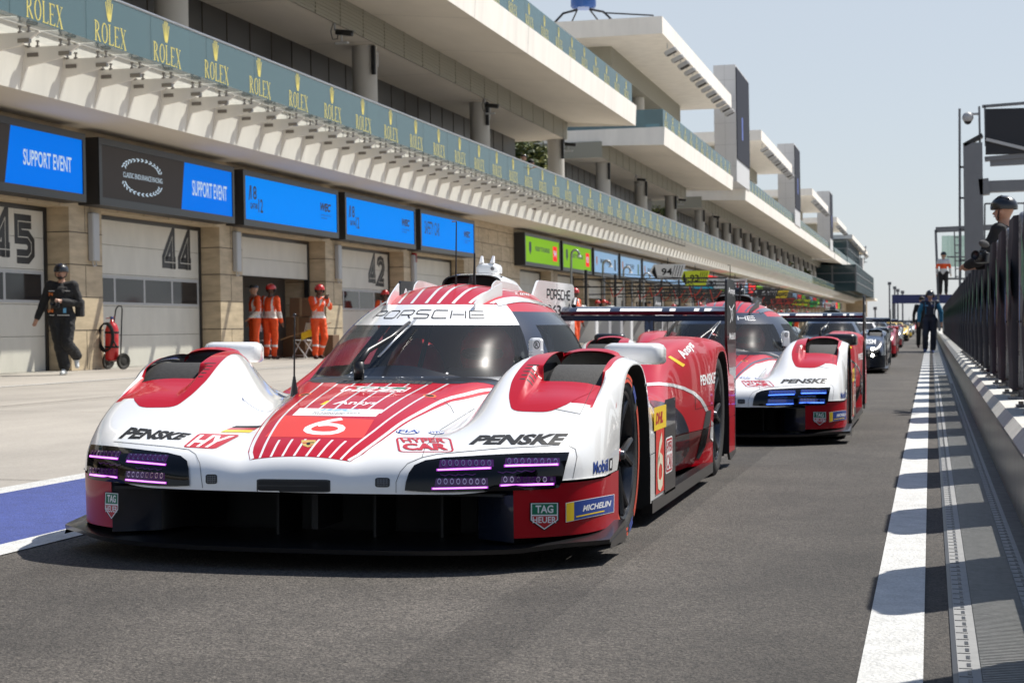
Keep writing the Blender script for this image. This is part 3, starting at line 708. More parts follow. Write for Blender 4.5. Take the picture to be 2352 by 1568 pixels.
# greenhouse levels: height -> (front tip y, half width)
gTip=crv([(.55,1.02),(.61,1.12),(.64,1.19),(.73,1.335),(.83,1.50),(.92,1.685),(.98,1.86),(1.02,2.02),(1.042,2.25)])
gWid=crv([(.55,.655),(.61,.625),(.73,.555),(.83,.49),(.92,.395),(.98,.29),(1.02,.185),(1.042,.03)])
YM=2.30
def gpt(z,t,s=1):
    """t in 0..1 front ellipse from the centre line to the widest point, 1..2 the tapering rear"""
    w=gWid(z); y0=gTip(z)
    if t<=1: a=PI/2*t; x=w*math.sin(a); y=y0+(YM-y0)*(1-math.cos(a))
    else:
        q=t-1; y=YM+2.1*q; x=w*(1-ss(0,1,q)*.95)
        z=z-(z-.60)*.55*ss(.35,1,q)
    return (s*max(0.0,x),y,z)
ZL=[.55,.58,.61,.635]+[.635+.0215*i for i in range(1,11)]+[.88,.91,.94]+[.94+.0102*i for i in range(1,11)]
TL=[i/36*.6 for i in range(0,37)]+[.6+.02*i for i in range(1,21)]+[1+.04*i for i in range(1,26)]
def ghouse(sel,b,m,off=0.,ss_=(-1,1)):
    for s in ss_:
        for i in range(len(ZL)-1):
            for j in range(len(TL)-1):
                zm=(ZL[i]+ZL[i+1])/2; tm=(TL[j]+TL[j+1])/2
                if sel(zm,tm):
                    P=[gpt(ZL[i],TL[j],s),gpt(ZL[i],TL[j+1],s),gpt(ZL[i+1],TL[j+1],s),gpt(ZL[i+1],TL[j],s)]
                    b.add(P,[(0,1,2,3) if s>0 else (3,2,1,0)],m)
def weld(o,d=.0002):
    bm=bmesh.new(); bm.from_mesh(o.data); bmesh.ops.remove_doubles(bm,verts=bm.verts,dist=d); bmesh.ops.recalc_face_normals(bm,faces=bm.faces) ; bm.to_mesh(o.data); bm.free()
isws=lambda z,t: .635<z<.851 and t<.6
iswin=lambda z,t: .66<z<.84 and .72<t<1.16
isband=lambda z,t:.85<z<.94 and t<.6
isroof=lambda z,t: z>.94 or (z>.90 and t>=.6) 
BB=build_body(); GB=MB(); ghouse(lambda z,t:True,GB,M_nv)
SK=MB()
SK.grid([[(x,nosey(x)+.004,.10+.215*k/6) for k in range(7)] for x in [math.sin(PI/2*(i/60-1)) for i in range(0,121)]],M_nv)
BV=BVHTree.FromPolygons([Vector(v) for v in BB.v]+[Vector(v) for v in GB.v]+[Vector(v) for v in SK.v],BB.f+[tuple(i+len(BB.v) for i in f) for f in GB.f]+[tuple(i+len(BB.v)+len(GB.v) for i in f) for f in SK.f])
BVB=BVHTree.FromPolygons([Vector(v) for v in BB.v],BB.f)
def cut2d(vf,n):
    V,F=vf[0],vf[1]; bm=bmesh.new(); vs=[bm.verts.new((x,y,0)) for x,y in V]
    for f in F:
        try: bm.faces.new([vs[i] for i in f])
        except ValueError: pass
    nx,ny=n if isinstance(n,tuple) else (n,n)
    for ax,k in ((0,nx),(1,ny)):
        lo=min(v.co[ax] for v in bm.verts); hi=max(v.co[ax] for v in bm.verts)
        for i in range(1,k):
            p=[0,0,0]; q=[0,0,0]; p[ax]=lo+(hi-lo)*i/k; q[ax]=1
            bmesh.ops.bisect_plane(bm,geom=bm.verts[:]+bm.edges[:]+bm.faces[:],plane_co=p,plane_no=q,dist=1e-5)
    bm.verts.ensure_lookup_table(); bm.verts.index_update()
    r=([(v.co.x,v.co.y) for v in bm.verts],[tuple(v.index for v in f.verts) for f in bm.faces]); bm.free(); return r
def hit(o,d):
    loc,nrm,_,_=BV.ray_cast(o,d)
    if loc is None: return None
    if nrm.dot(d)>0: nrm=-nrm
    return loc,nrm
def press(mb,vf,fn,m,n=8,off=.0015,maxe=.12,both=False,keep=None):
    """lay flat artwork on the skin: fn maps a unit-box point to (origin, direction) in the car's frame"""
    x0=min(v[0] for v in vf[0]);x1=max(v[0] for v in vf[0]);y0=min(v[1] for v in vf[0]);y1=max(v[1] for v in vf[0]); G=[[hit(*fn(x0+(x1-x0)*i/4,y0+(y1-y0)*j/4)) for i in range(5)] for j in range(5)]
    du=max([(G[j][i][0]-G[j][i+1][0]).length*4 for i in range(4) for j in range(5) if G[j][i] and G[j][i+1]]+[.02]); dv=max([(G[j][i][0]-G[j+1][i][0]).length*4 for i in range(5) for j in range(4) if G[j][i] and G[j+1][i]]+[.02])
    cell=.011 if off<.01 else .03
    V,F=cut2d(vf,(max(1,min(110,int(du/cell))),max(1,min(110,int(dv/cell))))); off=.0010+(off-.0012)*.30; P=[]
    for x,y in V:
        h=hit(*fn(x,y)); P.append(None if h is None or (keep and not keep(h[0])) else h[0]+h[1]*off)
    fs=[f for f in F if all(P[i] is not None for i in f) and max((P[f[i]]-P[f[i-1]]).length for i in range(len(f)))<maxe]
    us=sorted(set(i for f in fs for i in f)); mp={k:i for i,k in enumerate(us)}
    if not us: return
    mb.add([P[i] for i in us],[tuple(mp[i] for i in f) for f in fs],m)
    if both: mb.add([(-P[i].x,P[i].y,P[i].z) for i in us],[tuple(mp[i] for i in f)[::-1] for f in fs],m)
def pixq(q):
    """four picture corners (bl, br, tr, tl; 2352-wide) of the artwork -> rays, homography"""
    (x0,y0),(x1,y1),(x2,y2),(x3,y3)=q; dx1=x1-x2;dx2=x3-x2;dx3=x0-x1+x2-x3;dy1=y1-y2;dy2=y3-y2;dy3=y0-y1+y2-y3
    de=dx1*dy2-dx2*dy1; g=(dx3*dy2-dx2*dy3)/de; h=(dx1*dy3-dx3*dy1)/de
    a=x1-x0+g*x1;b=x3-x0+h*x3;d=y1-y0+g*y1;e=y3-y0+h*y3
    def f(u,v):
        w=g*u+h*v+1; return CAMP-CARW,ray((a*u+b*v+x0)/w,(d*u+e*v+y0)/w)
    return f
def pixb(q):
    def f(u,v):
        x=(q[0][0]*(1-u)+q[1][0]*u)*(1-v)+(q[3][0]*(1-u)+q[2][0]*u)*v; y=(q[0][1]*(1-u)+q[1][1]*u)*(1-v)+(q[3][1]*(1-u)+q[2][1]*u)*v
        return CAMP-CARW,ray(x,y)
    return f
def pixid(x,y): return CAMP-CARW,ray(x,y)
def down(x,y): return Vector((x,y,2)),Vector((0,0,-1))
def Lz(x,y): return ((200+x/1.493)/1.7415,(1250+y/1.493)/1.7415)     # picture crops I measured in
def Rz(x,y): return ((1400+x/1.493)/1.7415,(1250+y/1.493)/1.7415)
def Z5(x,y): return ((1200+x/1.96)/1.7415,(900+y/1.96)/1.7415)
def Z1(x,y): return ((2200+x/1.742)/1.7415,(1350+y/1.742)/1.7415)
def poly(P): return (P,[tuple(range(len(P)))])
def arc(P,n=5,r=.25):                                # rounded polygon
    o=[]; k=len(P)
    for i in range(k):
        p=Vector(P[i]);a=p.lerp(Vector(P[i-1]),r);b=p.lerp(Vector(P[(i+1)%k]),r)
        for j in range(n+1): t=j/n; o.append(tuple(a*(1-t)**2+p*2*t*(1-t)+b*t*t))
    return o
def rect(x0,y0,x1,y1): return poly([(x0,y0),(x1,y0),(x1,y1),(x0,y1)])
def rrect(x0,y0,x1,y1,r=.2): return poly(arc([(x0,y0),(x1,y0),(x1,y1),(x0,y1)],4,r))
def ellipse(cx,cy,a,b,n=24): return poly([(cx+a*math.cos(2*PI*i/n),cy+b*math.sin(2*PI*i/n)) for i in range(n)])
def strk(paths,w): return strokes(paths,w)
M_st=mat('stripe_white',(.80,.80,.80),.28,coat=1.0); M_stk=mat('stripe_black',(.02,.02,.025),.25,coat=1.0)
def livery(b):
    # red bonnet panel, seen from above (x, y on the car)
    he=[(.186,.062),(.215,.12),(.245,.25),(.27,.40),(.30,.6),(.335,.87),(.40,1.05),(.50,1.22),(.62,1.42)]
    P=[(-x,y) for x,y in he[::-1]]+he
    he=he[:-3]+[(.39,1.05),(.47,1.30),(.50,1.55)]
    cw=[gpt(.585,t,1)[:2] for t in [.62-.031*i for i in range(21)]]; cw=[(x,y) for x,y in cw if x<.49]
    P=[(-x,y) for x,y in cw[::-1]]; P=he[:-1]+cw+[(-x,y) for x,y in cw[::-1][1:]]+[(-x,y) for x,y in he[:-1][::-1]]
    low=lambda p:p.z<.66
    press(b,poly(P),down,M_rp,(64,80),.0014,keep=low)
    fs=crv([(y,x) for x,y in he])
    for k,q in enumerate((-.95,-.80,-.58,-.35,-.12,.12,.35,.58,.80,.95)):
        y0=.064+.0*k; pts=[]
        for i in range(29):
            y=y0+(1.30-y0)*i/28
            x=q*(fs(y) if abs(q)>.9 else crv([(.06,.186),(.4,.255),(.87,.305),(1.3,.36)])(y))
            if abs(q)<.79 and .215<y<.50: 
                if len(pts)>1: press(b,strk([pts],.0085 if abs(q)<.9 else .011),down,M_st,(3,40),.0030,keep=low)
                pts=[]; continue
            pts.append((x,y))
        if len(pts)>1: press(b,strk([pts],.0085 if abs(q)<.9 else .013),down,M_st,(30,60),.0030,keep=low)
    # number panel and writing on the bonnet
    fr=lambda *q:pixq([Lz(*p) for p in q])
    press(b,rect(0,0,1,1),fr((1285,742),(1870,750),(1935,640),(1405,615)),M_six,8,.0028)
    press(b,rect(0,0,1,1),fr((1447,615),(1945,622),(1990,580),(1492,572)),M_wt,8,.0032)
    six=strk([[(.86,1.02),(.62,.90),(.40,.76),(.22,.62),(.08,.46),(.01,.32),(.02,.17),(.12,.06),(.28,.0),(.5,-.02),(.72,.0),(.88,.08),(.97,.20),(.98,.34),(.90,.47),(.74,.55),(.55,.58),(.38,.56),(.24,.50)]],.2)
    press(b,six,fr((1520,718),(1735,722),(1770,638),(1580,634)),M_wt,16,.0042)
    press(b,text2d('WEC',.03,.3),fr((1600,588),(1820,592),(1850,578),(1640,576)),M_lb,10,.0042)
    press(b,text2d('FIA WORLD ENDURANCE'),fr((1572,602),(1850,606),(1853,598),(1580,594)),M_ink,10,.0045)
    press(b,text2d('CHAMPIONSHIP'),fr((1565,611),(1745,613),(1750,605),(1570,603)),M_ink,10,.0045)
    press(b,text2d('Ansys',.02,.2),fr((1680,556),(1945,556),(1955,532),(1700,526)),M_wt,10,.0040)
    press(b,poly([(0,0),(.45,0),(1,1),(.6,1)]),fr((1612,552),(1672,552),(1672,528),(1632,528)),M_ye,4,.0040)
    press(b,rrect(0,0,1,1,.12),pixq([Z5(310,1305),Z5(810,1312),Z5(880,1275),Z5(370,1262)]),M_wt,8,.0032)
    press(b,rrect(0.03,0.05,.97,.95,.12),pixq([Z5(310,1305),Z5(810,1312),Z5(880,1275),Z5(370,1262)]),M_rt,8,.0036)
    press(b,rect(0.15,.62,.93,.93),pixq([Z5(310,1305),Z5(810,1312),Z5(880,1275),Z5(370,1262)]),M_gn,8,.0040)
    press(b,text2d('HEUER',.03,.2),pixq([Z5(330,1304),Z5(790,1310),Z5(840,1290),Z5(365,1285)]),M_wt,8,.0044)
    press(b,text2d('TAG',.03,.2),pixq([Z5(420,1284),Z5(720,1287),Z5(770,1273),Z5(450,1269)]),M_wt,8,.0044)
    # crest
    press(b,poly([(.5,0),(.85,.25),(1,.75),(1,1),(0,1),(0,.75),(.15,.25)]),fr((1500,806),(1582,806),(1588,763),(1502,763)),M_gd,4,.0042)
    for a,c,m in ((.08,.45,M_rt),(.55,.9,M_ink),(.08,.3,M_ink),(.6,.92,M_rt)): pass
    press(b,rect(.1,.55,.42,.68),fr((1500,806),(1582,806),(1588,763),(1502,763)),M_rt,3,.0046); press(b,rect(.6,.30,.85,.42),fr((1500,806),(1582,806),(1588,763),(1502,763)),M_rt,3,.0046)
    press(b,rect(.55,.6,.92,.72),fr((1500,806),(1582,806),(1588,763),(1502,763)),M_ink,3,.0046); press(b,ellipse(.5,.5,.14,.2),fr((1500,806),(1582,806),(1588,763),(1502,763)),M_ink,3,.0049)
    # bonnet catches
    for sx in(-1,1):
        press(b,ellipse(0.255*sx,.835,.026,.026),down,M_org,4,.003); press(b,ellipse(.255*sx,.835,.018,.018),down,M_ink,4,.0036)
    # PENSKE left and right
    pk=text2d('PENSKE',.045,.28)
    press(b,pk,pixb([Rz(708,788),Rz(1285,790),Rz(1307,722),Rz(742,734)]),M_ink,(30,8),.0045)
    press(b,pk,pixb([Lz(408,752),Lz(795,760),Lz(848,724),Lz(462,682)]),M_ink,(30,8),.0045)
    # hypercar badge, flags and small marks on the nose
    q=[Rz(290,836),Rz(624,834),Rz(602,748),Rz(272,744)]
    press(b,strk([arc([(0.02,.03),(.98,.03),(.98,.97),(.02,.97)],4,.14)+[arc([(0.02,.03),(.98,.03),(.98,.97),(.02,.97)],4,.14)[0]]],.035),pixq(q),M_rt,(20,8),.004)
    press(b,text2d('HYPER',.03),pixq([Rz(318,776),Rz(573,778),Rz(566,752),Rz(298,750)]),M_rt,(20,5),.004)
    press(b,text2d('CAR',.05),pixq([Rz(322,822),Rz(592,822),Rz(578,782),Rz(308,782)]),M_rt,(20,5),.004)
    for q,t in (([Rz(275,725),Rz(418,727),Rz(414,697),Rz(272,696)],'FIA'),([Rz(470,727),Rz(566,728),Rz(562,706),Rz(468,706)],'WEC')):
        v,f=ellipse(.5,.5,.5,.5); press(b,(v,f),pixq(q),M_bp,10,.0032); press(b,ellipse(.5,.5,.46,.42),pixq(q),M_wt,10,.0045)
        press(b,([(.08+.84*a,.22+.56*c) for a,c in text2d(t,.03,.2)[0]],text2d(t,.03,.2)[1]),pixq(q),M_bp,10,.0060)
    q=[Lz(793,803),Lz(985,814),Lz(1142,730),Lz(890,722)]
    press(b,rrect(0,0,1,1,.12),pixq(q),M_rt,5,.0028)
    v,f,_=text2d('HY',.03,0); press(b,([(.08+.84*a,.08+.84*c) for a,c in v],f),pixq(q),M_wt,6,.0034)
    for i,m in enumerate((M_ye,M_rt,M_ink)):
        q=[Lz(1016+i*32,714-i*13),Lz(1195+i*24,716-i*14),Lz(1215+i*26,703-i*13),Lz(1046+i*32,701-i*12)]; press(b,rect(0,0,1,1),pixq(q),m,3,.003)
    # small vents and centre slot of the nose
    for q in ([Rz(150,1042),Rz(238,1042),Rz(238,985),Rz(150,985)],[Lz(930,1022),Lz(999,1022),Lz(999,965),Lz(930,965)]):
        press(b,rrect(0,0,1,1,.25),pixq(q),M_frame,3,.0025)
        for i in range(1,5): press(b,rect(.12,i/5-.02,.88,i/5+.02),pixq(q),M_grey,3,.0030); press(b,rect(i/5-.015,.12,i/5+.015,.88),pixq(q),M_grey,3,.0030)
    press(b,rrect(0,0,1,1,.10),pixq([Lz(1235,1070),Lz(1675,1072),Lz(1675,997),Lz(1235,992)]),M_frame,(8,3),.0025)
    press(b,rrect(0.02,.1,.98,.88,.08),pixq([Lz(1235,1070),Lz(1675,1072),Lz(1675,997),Lz(1235,992)]),M_mt,(8,3),.0032)
    # red patches round the tyre windows, louvers
    P=[(.625,.60),(.66,.50),(.80,.495),(.86,.56),(.905,.70),(.955,.90),(.955,1.02),(.955,1.34),(.66,1.34),(.635,1.0),(.61,.72)]
    H=[(.699,.799),(.931,.799),(.931,1.251),(.699,1.251)]
    for sx in (-1,1):
        pp=arc(P,4,.3)
        press(b,poly([(sx*x,y) for x,y in pp]),down,M_rp,(24,34),.0016,maxe=.09)
        for i in range(5):
            y=.72+.032*i; press(b,rrect(.638*1,y,.688,y+.011,.4) if sx>0 else rrect(-.688,y,-.638,y+.011,.4),down,M_mt,(4,2),.0028)
    # panel gaps
    ln=[[Rz(275,1075),Rz(275,1010),Rz(300,950),Rz(345,900),Rz(430,865),Rz(520,845),Rz(900,810),Rz(1300,790),Rz(1345,815),Rz(1355,860),Rz(1330,990)],
        [Lz(912,1045),Lz(905,990),Lz(895,900),Lz(870,845),Lz(830,818),Lz(700,800),Lz(380,770)],
        [Rz(430,865),Rz(450,800),Rz(540,700),Rz(620,650),Rz(745,572)],[Rz(620,600),Rz(600,560),Rz(560,530),Rz(500,515)],
        [Rz(1495,350),Rz(1375,605),Rz(1220,575)]]
    for L_ in ln: press(b,strk([L_],1.0),pixid,M_ink,10,.002)
    # side of the corner: lettering
    press(b,text2d('Mobil',.02),pixq([Rz(1452,962),Rz(1540,945),Rz(1540,870),Rz(1452,890)]),M_bp,12,.004)
    press(b,rect(0,0,1,1),pixq([Rz(1546,942),Rz(1564,938),Rz(1566,866),Rz(1548,870)]),M_ink,2,.003)
    press(b,text2d('1'),pixq([Rz(1551,928),Rz(1559,926),Rz(1561,880),Rz(1553,882)]),M_wt,2,.0035)
    for q in ([Rz(1072,1300),Rz(1248,1300),Rz(1248,1130),Rz(1072,1133)],[Lz(325,1235),Lz(412,1238),Lz(412,1075),Lz(330,1068)]):
        sh=[(0,1),(1,1),(1,.35),(.5,0),(0,.35)]; press(b,poly(sh),pixq(q),M_ink,8,.0025)
        press(b,poly([(.04,.975),(.96,.975),(.96,.37),(.5,.035),(.04,.37)]),pixq(q),M_wt,8,.0035); press(b,poly([(.08,.52),(.92,.52),(.92,.39),(.5,.08),(.08,.39)]),pixq(q),M_rt,8,.0045)
        press(b,rect(.08,.57,.92,.95),pixq(q),M_gn,8,.0045)
        v,f,_=text2d('TAG',.03); press(b,([(.2+.6*a,.62+.28*c) for a,c in v],f),pixq(q),M_wt,8,.0058)
        v,f,_=text2d('HEUER',.02); press(b,([(.10+.8*a,.27+.22*c) for a,c in v],f),pixq(q),M_wt,8,.0058)
    q=[Rz(1287,1252),Rz(1575,1190),Rz(1577,1082),Rz(1287,1135)]
    press(b,rect(0,0,1,1),pixq(q),M_wt,24,.0022); press(b,rect(.01,.03,.16,.97),pixq(q),M_ye,6,.0035); press(b,rect(.16,.03,.99,.97),pixq(q),M_mblue,24,.0035)
    press(b,rect(.2,.15,.78,.22),pixq(q),M_ye,14,.005); v,f,_=text2d('MICHELIN',.03,.25); press(b,([(.33+.6*a,.38+.32*c) for a,c in v],f),pixq(q),M_wt,24,.005)
def headlamp(sx):
    """black lens on the nose corner with four lit bars; built for the left corner of the car, mirrored for the other"""
    b=MB(); S=1 if sx>0 else -1
    def pr(vf,q,m,n,off):
        t=MB(); press(t,vf,q,m,n,off,maxe=.3)
        b.add([(S*x,y,z) for x,y,z in t.v],[f if S>0 else f[::-1] for f in t.f],m)
    out=[Rz(328,1060),Rz(335,1010),Rz(352,960),Rz(385,915),Rz(450,888),Rz(560,872),Rz(800,858),Rz(1050,845),Rz(1305,838),Rz(1280,920),Rz(1262,1000),Rz(1240,1042),Rz(1180,1052),Rz(800,1066),Rz(560,1072),Rz(430,1068)]
    pr(poly(out),pixid,M_lens,(40,14),.020)
    for y,xa,xb,m in ((880,540,850,0),(985,515,815,0),(868,930,1240,0),(972,905,1215,0)):
        n=8
        for i in range(n):
            cx=xa+(xb-xa)*(i+.5)/n; 
            pr(ellipse(*Rz(cx,y+24-.0*i),10/1.0/1.75*.8,13/1.75*.9,12),pixid,M_cell,2,.026); pr(ellipse(*Rz(cx,y+24),3.2,4.2,8),pixid,M_ledd,1,.030)
        pr(poly([Rz(xa-10,y+52),Rz(xb+8,y+46),Rz(xb+6,y+5),Rz(xa-2,y+8)]),pixid,M_ledd,(6,2),.023)
    for (xa,ya,xb,yb) in ((525,946,835,934),(925,922,1230,910),(495,1050,815,1042),(897,1031,1203,1020)):
        pr(poly([Rz(xa,ya+3.6),Rz(xb,yb+3.6),Rz(xb,yb-3.6),Rz(xa,ya-3.6)]),pixid,M_led,(6,1),.034); pr(poly([Rz(xa-8,ya+7),Rz(xb+8,yb+7),Rz(xb+8,yb-7),Rz(xa-8,ya-7)]),pixid,M_glow,(6,1),.031)
    for x,y in ((600,975),(700,972),(940,958),(1050,950)): pr(strk([[Rz(x-60,y-4),Rz(x-30,y+3),Rz(x-10,y-5),Rz(x+30,y+2),Rz(x+50,y-6)]],2),pixid,M_ledd,4,.028)
    return b
def wheel(sx,c,r=.352,w=.30,orange=True):
    b=MB(); Mx=Matrix.Translation((sx*(.993 if c<2 else .985),c,r-.008))@Matrix.Rotation(PI/2*(-1 if sx>0 else 1)*-1,4,'Y')   # z axis outwards
    q=r; prof=[(.245,-w),(.30,-w-.0),(q-.02,-w+.01),(q,-w+.035),(q,-.035),(q-.008,-.015),(q-.03,-.003),(.30,.004),(.262,-.004),(.245,-.015)]
    b.lathe(prof,M_ty,Mx,64)
    rim=MB(); rim.lathe([(.245,-w),(.245,-.02),(.250,-.006),(.240,-.012),(.232,-.04),(.226,-.10),(.222,-.24)],M_rim,Mx,64)
    rim.lathe([(.0,-.10),(.222,-.16)],M_mt,Mx,32)
    for k in range(5):
        for e in (-.13,.13):
            a=2*PI*k/5+.3; p0=Vector((.055*math.cos(a),.055*math.sin(a),-.045)); p1=Vector((.14*math.cos(a+e*.5),.14*math.sin(a+e*.5),-.035)); p2=Vector((.236*math.cos(a+e*1.6),.236*math.sin(a+e*1.6),-.022))
            rim.tube([Mx@p0,Mx@p1,Mx@p2],[.020,.015,.014],M_rim,8)
    hb=MB(); hb.lathe([(.0,-.004),(.014,-.004),(.018,-.010),(.020,-.03),(.036,-.05),(.045,-.08)],M_hub,Mx,24); hb.lathe([(.019,-.020),(.024,-.022),(.024,-.034)],M_rt,Mx,20)
    # coloured sidewall arcs
    if orange:
        for a0,a1,m in ((R(-85),R(5),M_or),(R(35),R(125),M_or),(R(155),R(245),M_or),(R(12),R(28),M_bl),(R(132),R(148),M_bl),(R(252),R(268),M_bl)):
            n=20; V=[];F=[]
            for i in range(n+1):
                a=a0+(a1-a0)*i/n; V+=[Mx@Vector((.284*math.cos(a),.284*math.sin(a),.0035)),Mx@Vector((.316*math.cos(a),.316*math.sin(a),.003))]
            b.add(V,[(2*i,2*i+1,2*i+3,2*i+2) for i in range(n)],m)
    return b,rim,hb
def stroke3(b,P,r,m): b.tube(P,r,m,8)
def race_car():
    t=thing('race_car','white and red prototype race car number 6 with violet headlights, nearest to the camera','race car')
    livery(BB); ob=BB.build('body',t,auto=38); weld(ob,.00001)
    o=MB(); ghouse(isws,o,M_ws); q=o.build('windscreen',t,smooth=True); weld(q); q.data.polygons.foreach_set('use_smooth',[True]*len(q.data.polygons))
    o=MB(); ghouse(lambda z,s:not isws(z,s) and not iswin(z,s) and not isband(z,s) and not isroof(z,s),o,M_nv); ghouse(isband,o,M_wp); ghouse(isroof,o,M_rp)
    # black shroud round the foot of the screen and cowl grille
    def gray(u,v): return None
    # writing and stripes of the roof, laid on the skin
    wt=widetext('PORSCHE',.12,.42,1.45)
    def band(u,v):
        tt=(u-.5)*2; s=1 if tt>=0 else -1; z=.879+.036*v*(1-.15*abs(tt)); p=Vector(gpt(z,abs(tt)*.39,s)); n=Vector((s*math.sin(abs(tt)*.6),-.72,.62)).normalized(); return p+n*.3,-n
    press(o,wt,band,M_ink,(20,2),.002)
    for k,qx in enumerate((-.42,-.30,-.17,-.035,.07,.19,.31,.44)):
        P=[(qx*.52*(1+.5*ss(1.7,2.6,y)),y) for y in [1.62+.05*i for i in range(22)]]
        t_=MB(); press(t_,strk([P],.014),lambda x,y:(Vector((x,y,2)),Vector((0,0,-1))),M_st,(2,30),.0022,maxe=.2)
        # keep the part above the band
        keep=[f for f in t_.f if min(t_.v[i][2] for i in f)>.944]; o.add(t_.v,keep,M_st)
    for s in (-1,1):
        V=[];n=26
        for i in range(n+1):
            tt=.52+.9*i/n; zz=.945-.035*ss(0,1,i/n)+.0
            for dz in (-.012,.012):
                p=Vector(gpt(zz+dz+.035*math.sin(PI*i/n),tt,s)); nn=Vector((s*.8,-.3 if tt<1 else .0,.6)).normalized(); V.append(p+nn*.003)
        o.add(V,[(2*i,2*i+1,2*i+3,2*i+2) for i in range(n)],M_st)
    press(o,text2d('K. ESTRE',0,.1),pixq([Z5(1690,548),Z5(1800,556),Z5(1795,540),Z5(1685,530)]),M_wt,4,.003); press(o,text2d('L. VANTHOOR',0,.1),pixq([Z5(1870,628),Z5(1925,645),Z5(1925,628),Z5(1866,608)]),M_wt,4,.003)
    q=o.build('cockpit_shell',t,smooth=True); weld(q); q.data.polygons.foreach_set('use_smooth',[True]*len(q.data.polygons))
    for s_ in (1,-1):
        o=MB(); ghouse(iswin,o,M_ws,ss_=(s_,)); q=o.build('side_window',t,smooth=True); weld(q)
    o=MB()   # cowl
    press(o,poly(arc([(-.30,1.07),(.30,1.07),(.40,1.24),(.62,1.50),(.66,1.62),(.56,1.66),(.42,1.36),(.2,1.26),(-.2,1.26),(-.42,1.36),(-.56,1.66),(-.66,1.62),(-.62,1.50),(-.40,1.24)],4,.2)),down,M_cf,(30,20),.004,maxe=.2); o.build('cowl',t,smooth=True)
    o=MB(); press(o,rrect(-.20,1.035,.20,1.10,.2),down,M_mt,(10,3),.0055)
    for i in range(14): press(o,rect(-.19+.028*i,1.04,-.182+.028*i,1.095),down,M_frame,(2,2),.0068)
    o.build('cowl_grille',t)
    # interior
    o=MB(); o.box((-.52,1.55,.30),(.52,2.5,.56),M_mt); o.prism([(-.45,.5),(.45,.5),(.40,.8),(.22,.93),(-.22,.93),(-.40,.8)],2.35,2.45,M_mt,Matrix(((1,0,0,0),(0,0,1,0),(0,1,0,0),(0,0,0,1)))); o.tube([(-.45,1.75,.55),(-.30,2.1,.86),(.30,2.1,.86),(.45,1.75,.55)],.02,M_mt,8)
    o.tube([(0,1.58,.66),(0.0,1.75,.84),(0,2.1,.95)],.012,M_mt,8); o.build('cockpit_interior',t)
    o=MB(); o.ball((.17,2.12,.72),(.125,.145,.135),M_rp,20,14); o.ball((.17,2.06,.72),(.105,.10,.05),M_lens,16,8); o.build('driver_helmet',t,smooth=True)
    o=MB(); o.ball((.17,2.2,.50),(.22,.14,.16),M_mt,16,10); o.tube([(.32,2.15,.56),(.33,1.95,.50),(.24,1.82,.60)],[.05,.045,.035],M_mt,8); o.tube([(.02,2.15,.56),(.01,1.95,.50),(.10,1.82,.60)],[.05,.045,.035],M_mt,8); o.bbox((.07,1.78,.56),(.27,1.82,.66),M_frame,.01); o.build('driver_suit',t,smooth=True)
    o=MB(); o.ball((-.18,2.15,.62),(.14,.12,.17),M_rp,16,10); o.build('fuel_bottle_cover',t,smooth=True)
    # wipers, aerials
    o=MB(); P=[(-.13,1.16,.66),(-.125,1.10,.72),(-.06,1.36,.80),(-.01,1.52,.89),(0.0,1.56,.905)]
    o.tube([(-.128,1.13,.63),(-.128,1.13,.70)],.022,M_frame,8); o.tube([(-.128,1.12,.69),(-.115,1.21,.745),(-.06,1.36,.80),(-.012,1.475,.862)],[.016,.012,.009,.007],M_frame,8)
    o.tube([(-.075,1.235,.72),(-.04,1.37,.795),(-.002,1.53,.872)],.0055,M_alu,6); o.build('wiper',t,smooth=True)
    # air scoop on the roof, camera pod, fins
    o=MB(); n=24; rows=[]
    for (y,w_,h_) in ((2.50,.150,.066),(2.60,.155,.074),(2.9,.14,.075),(3.3,.10,.06),(3.9,.05,.04)):
        zb=1.025 if y<2.7 else 1.02-.12*ss(2.7,3.9,y)
        rows.append([(w_*abs(math.cos(a))**.55*(1 if math.cos(a)>=0 else -1),y,zb+h_*abs(math.sin(a))**.6*1.0) for a in [PI*i/n for i in range(n+1)]])
    o.grid(rows,M_wp,flip=True); o.grid([[(p[0]*.90,p[1]+.002,p[2]-.006) for p in rows[0]],[(p[0]*.80,p[1]+.25,p[2]-.02) for p in rows[0]]],M_mt)
    o.grid([rows[0],[(p[0]*.93,p[1]-.006,p[2]-.004) for p in rows[0]]],M_mt)
    o.add([(-.145,2.56,1.02),(.145,2.56,1.02),(.135,2.56,1.085),(-.135,2.56,1.085)],[(0,1,2,3)],M_mt)
    o.build('air_scoop',t,smooth=True)
    o=MB(); o.bbox((-.055,2.78,1.10),(.055,2.92,1.155),M_wp,.02); o.tube([(-.028,2.8,1.155),(-.030,2.82,1.19)],[.014,.007],M_wp,6); o.tube([(.028,2.8,1.155),(.030,2.82,1.19)],[.014,.007],M_wp,6)
    o.ball((.034,2.779,1.128),.010,M_hub); o.build('camera_pod',t,auto=40)
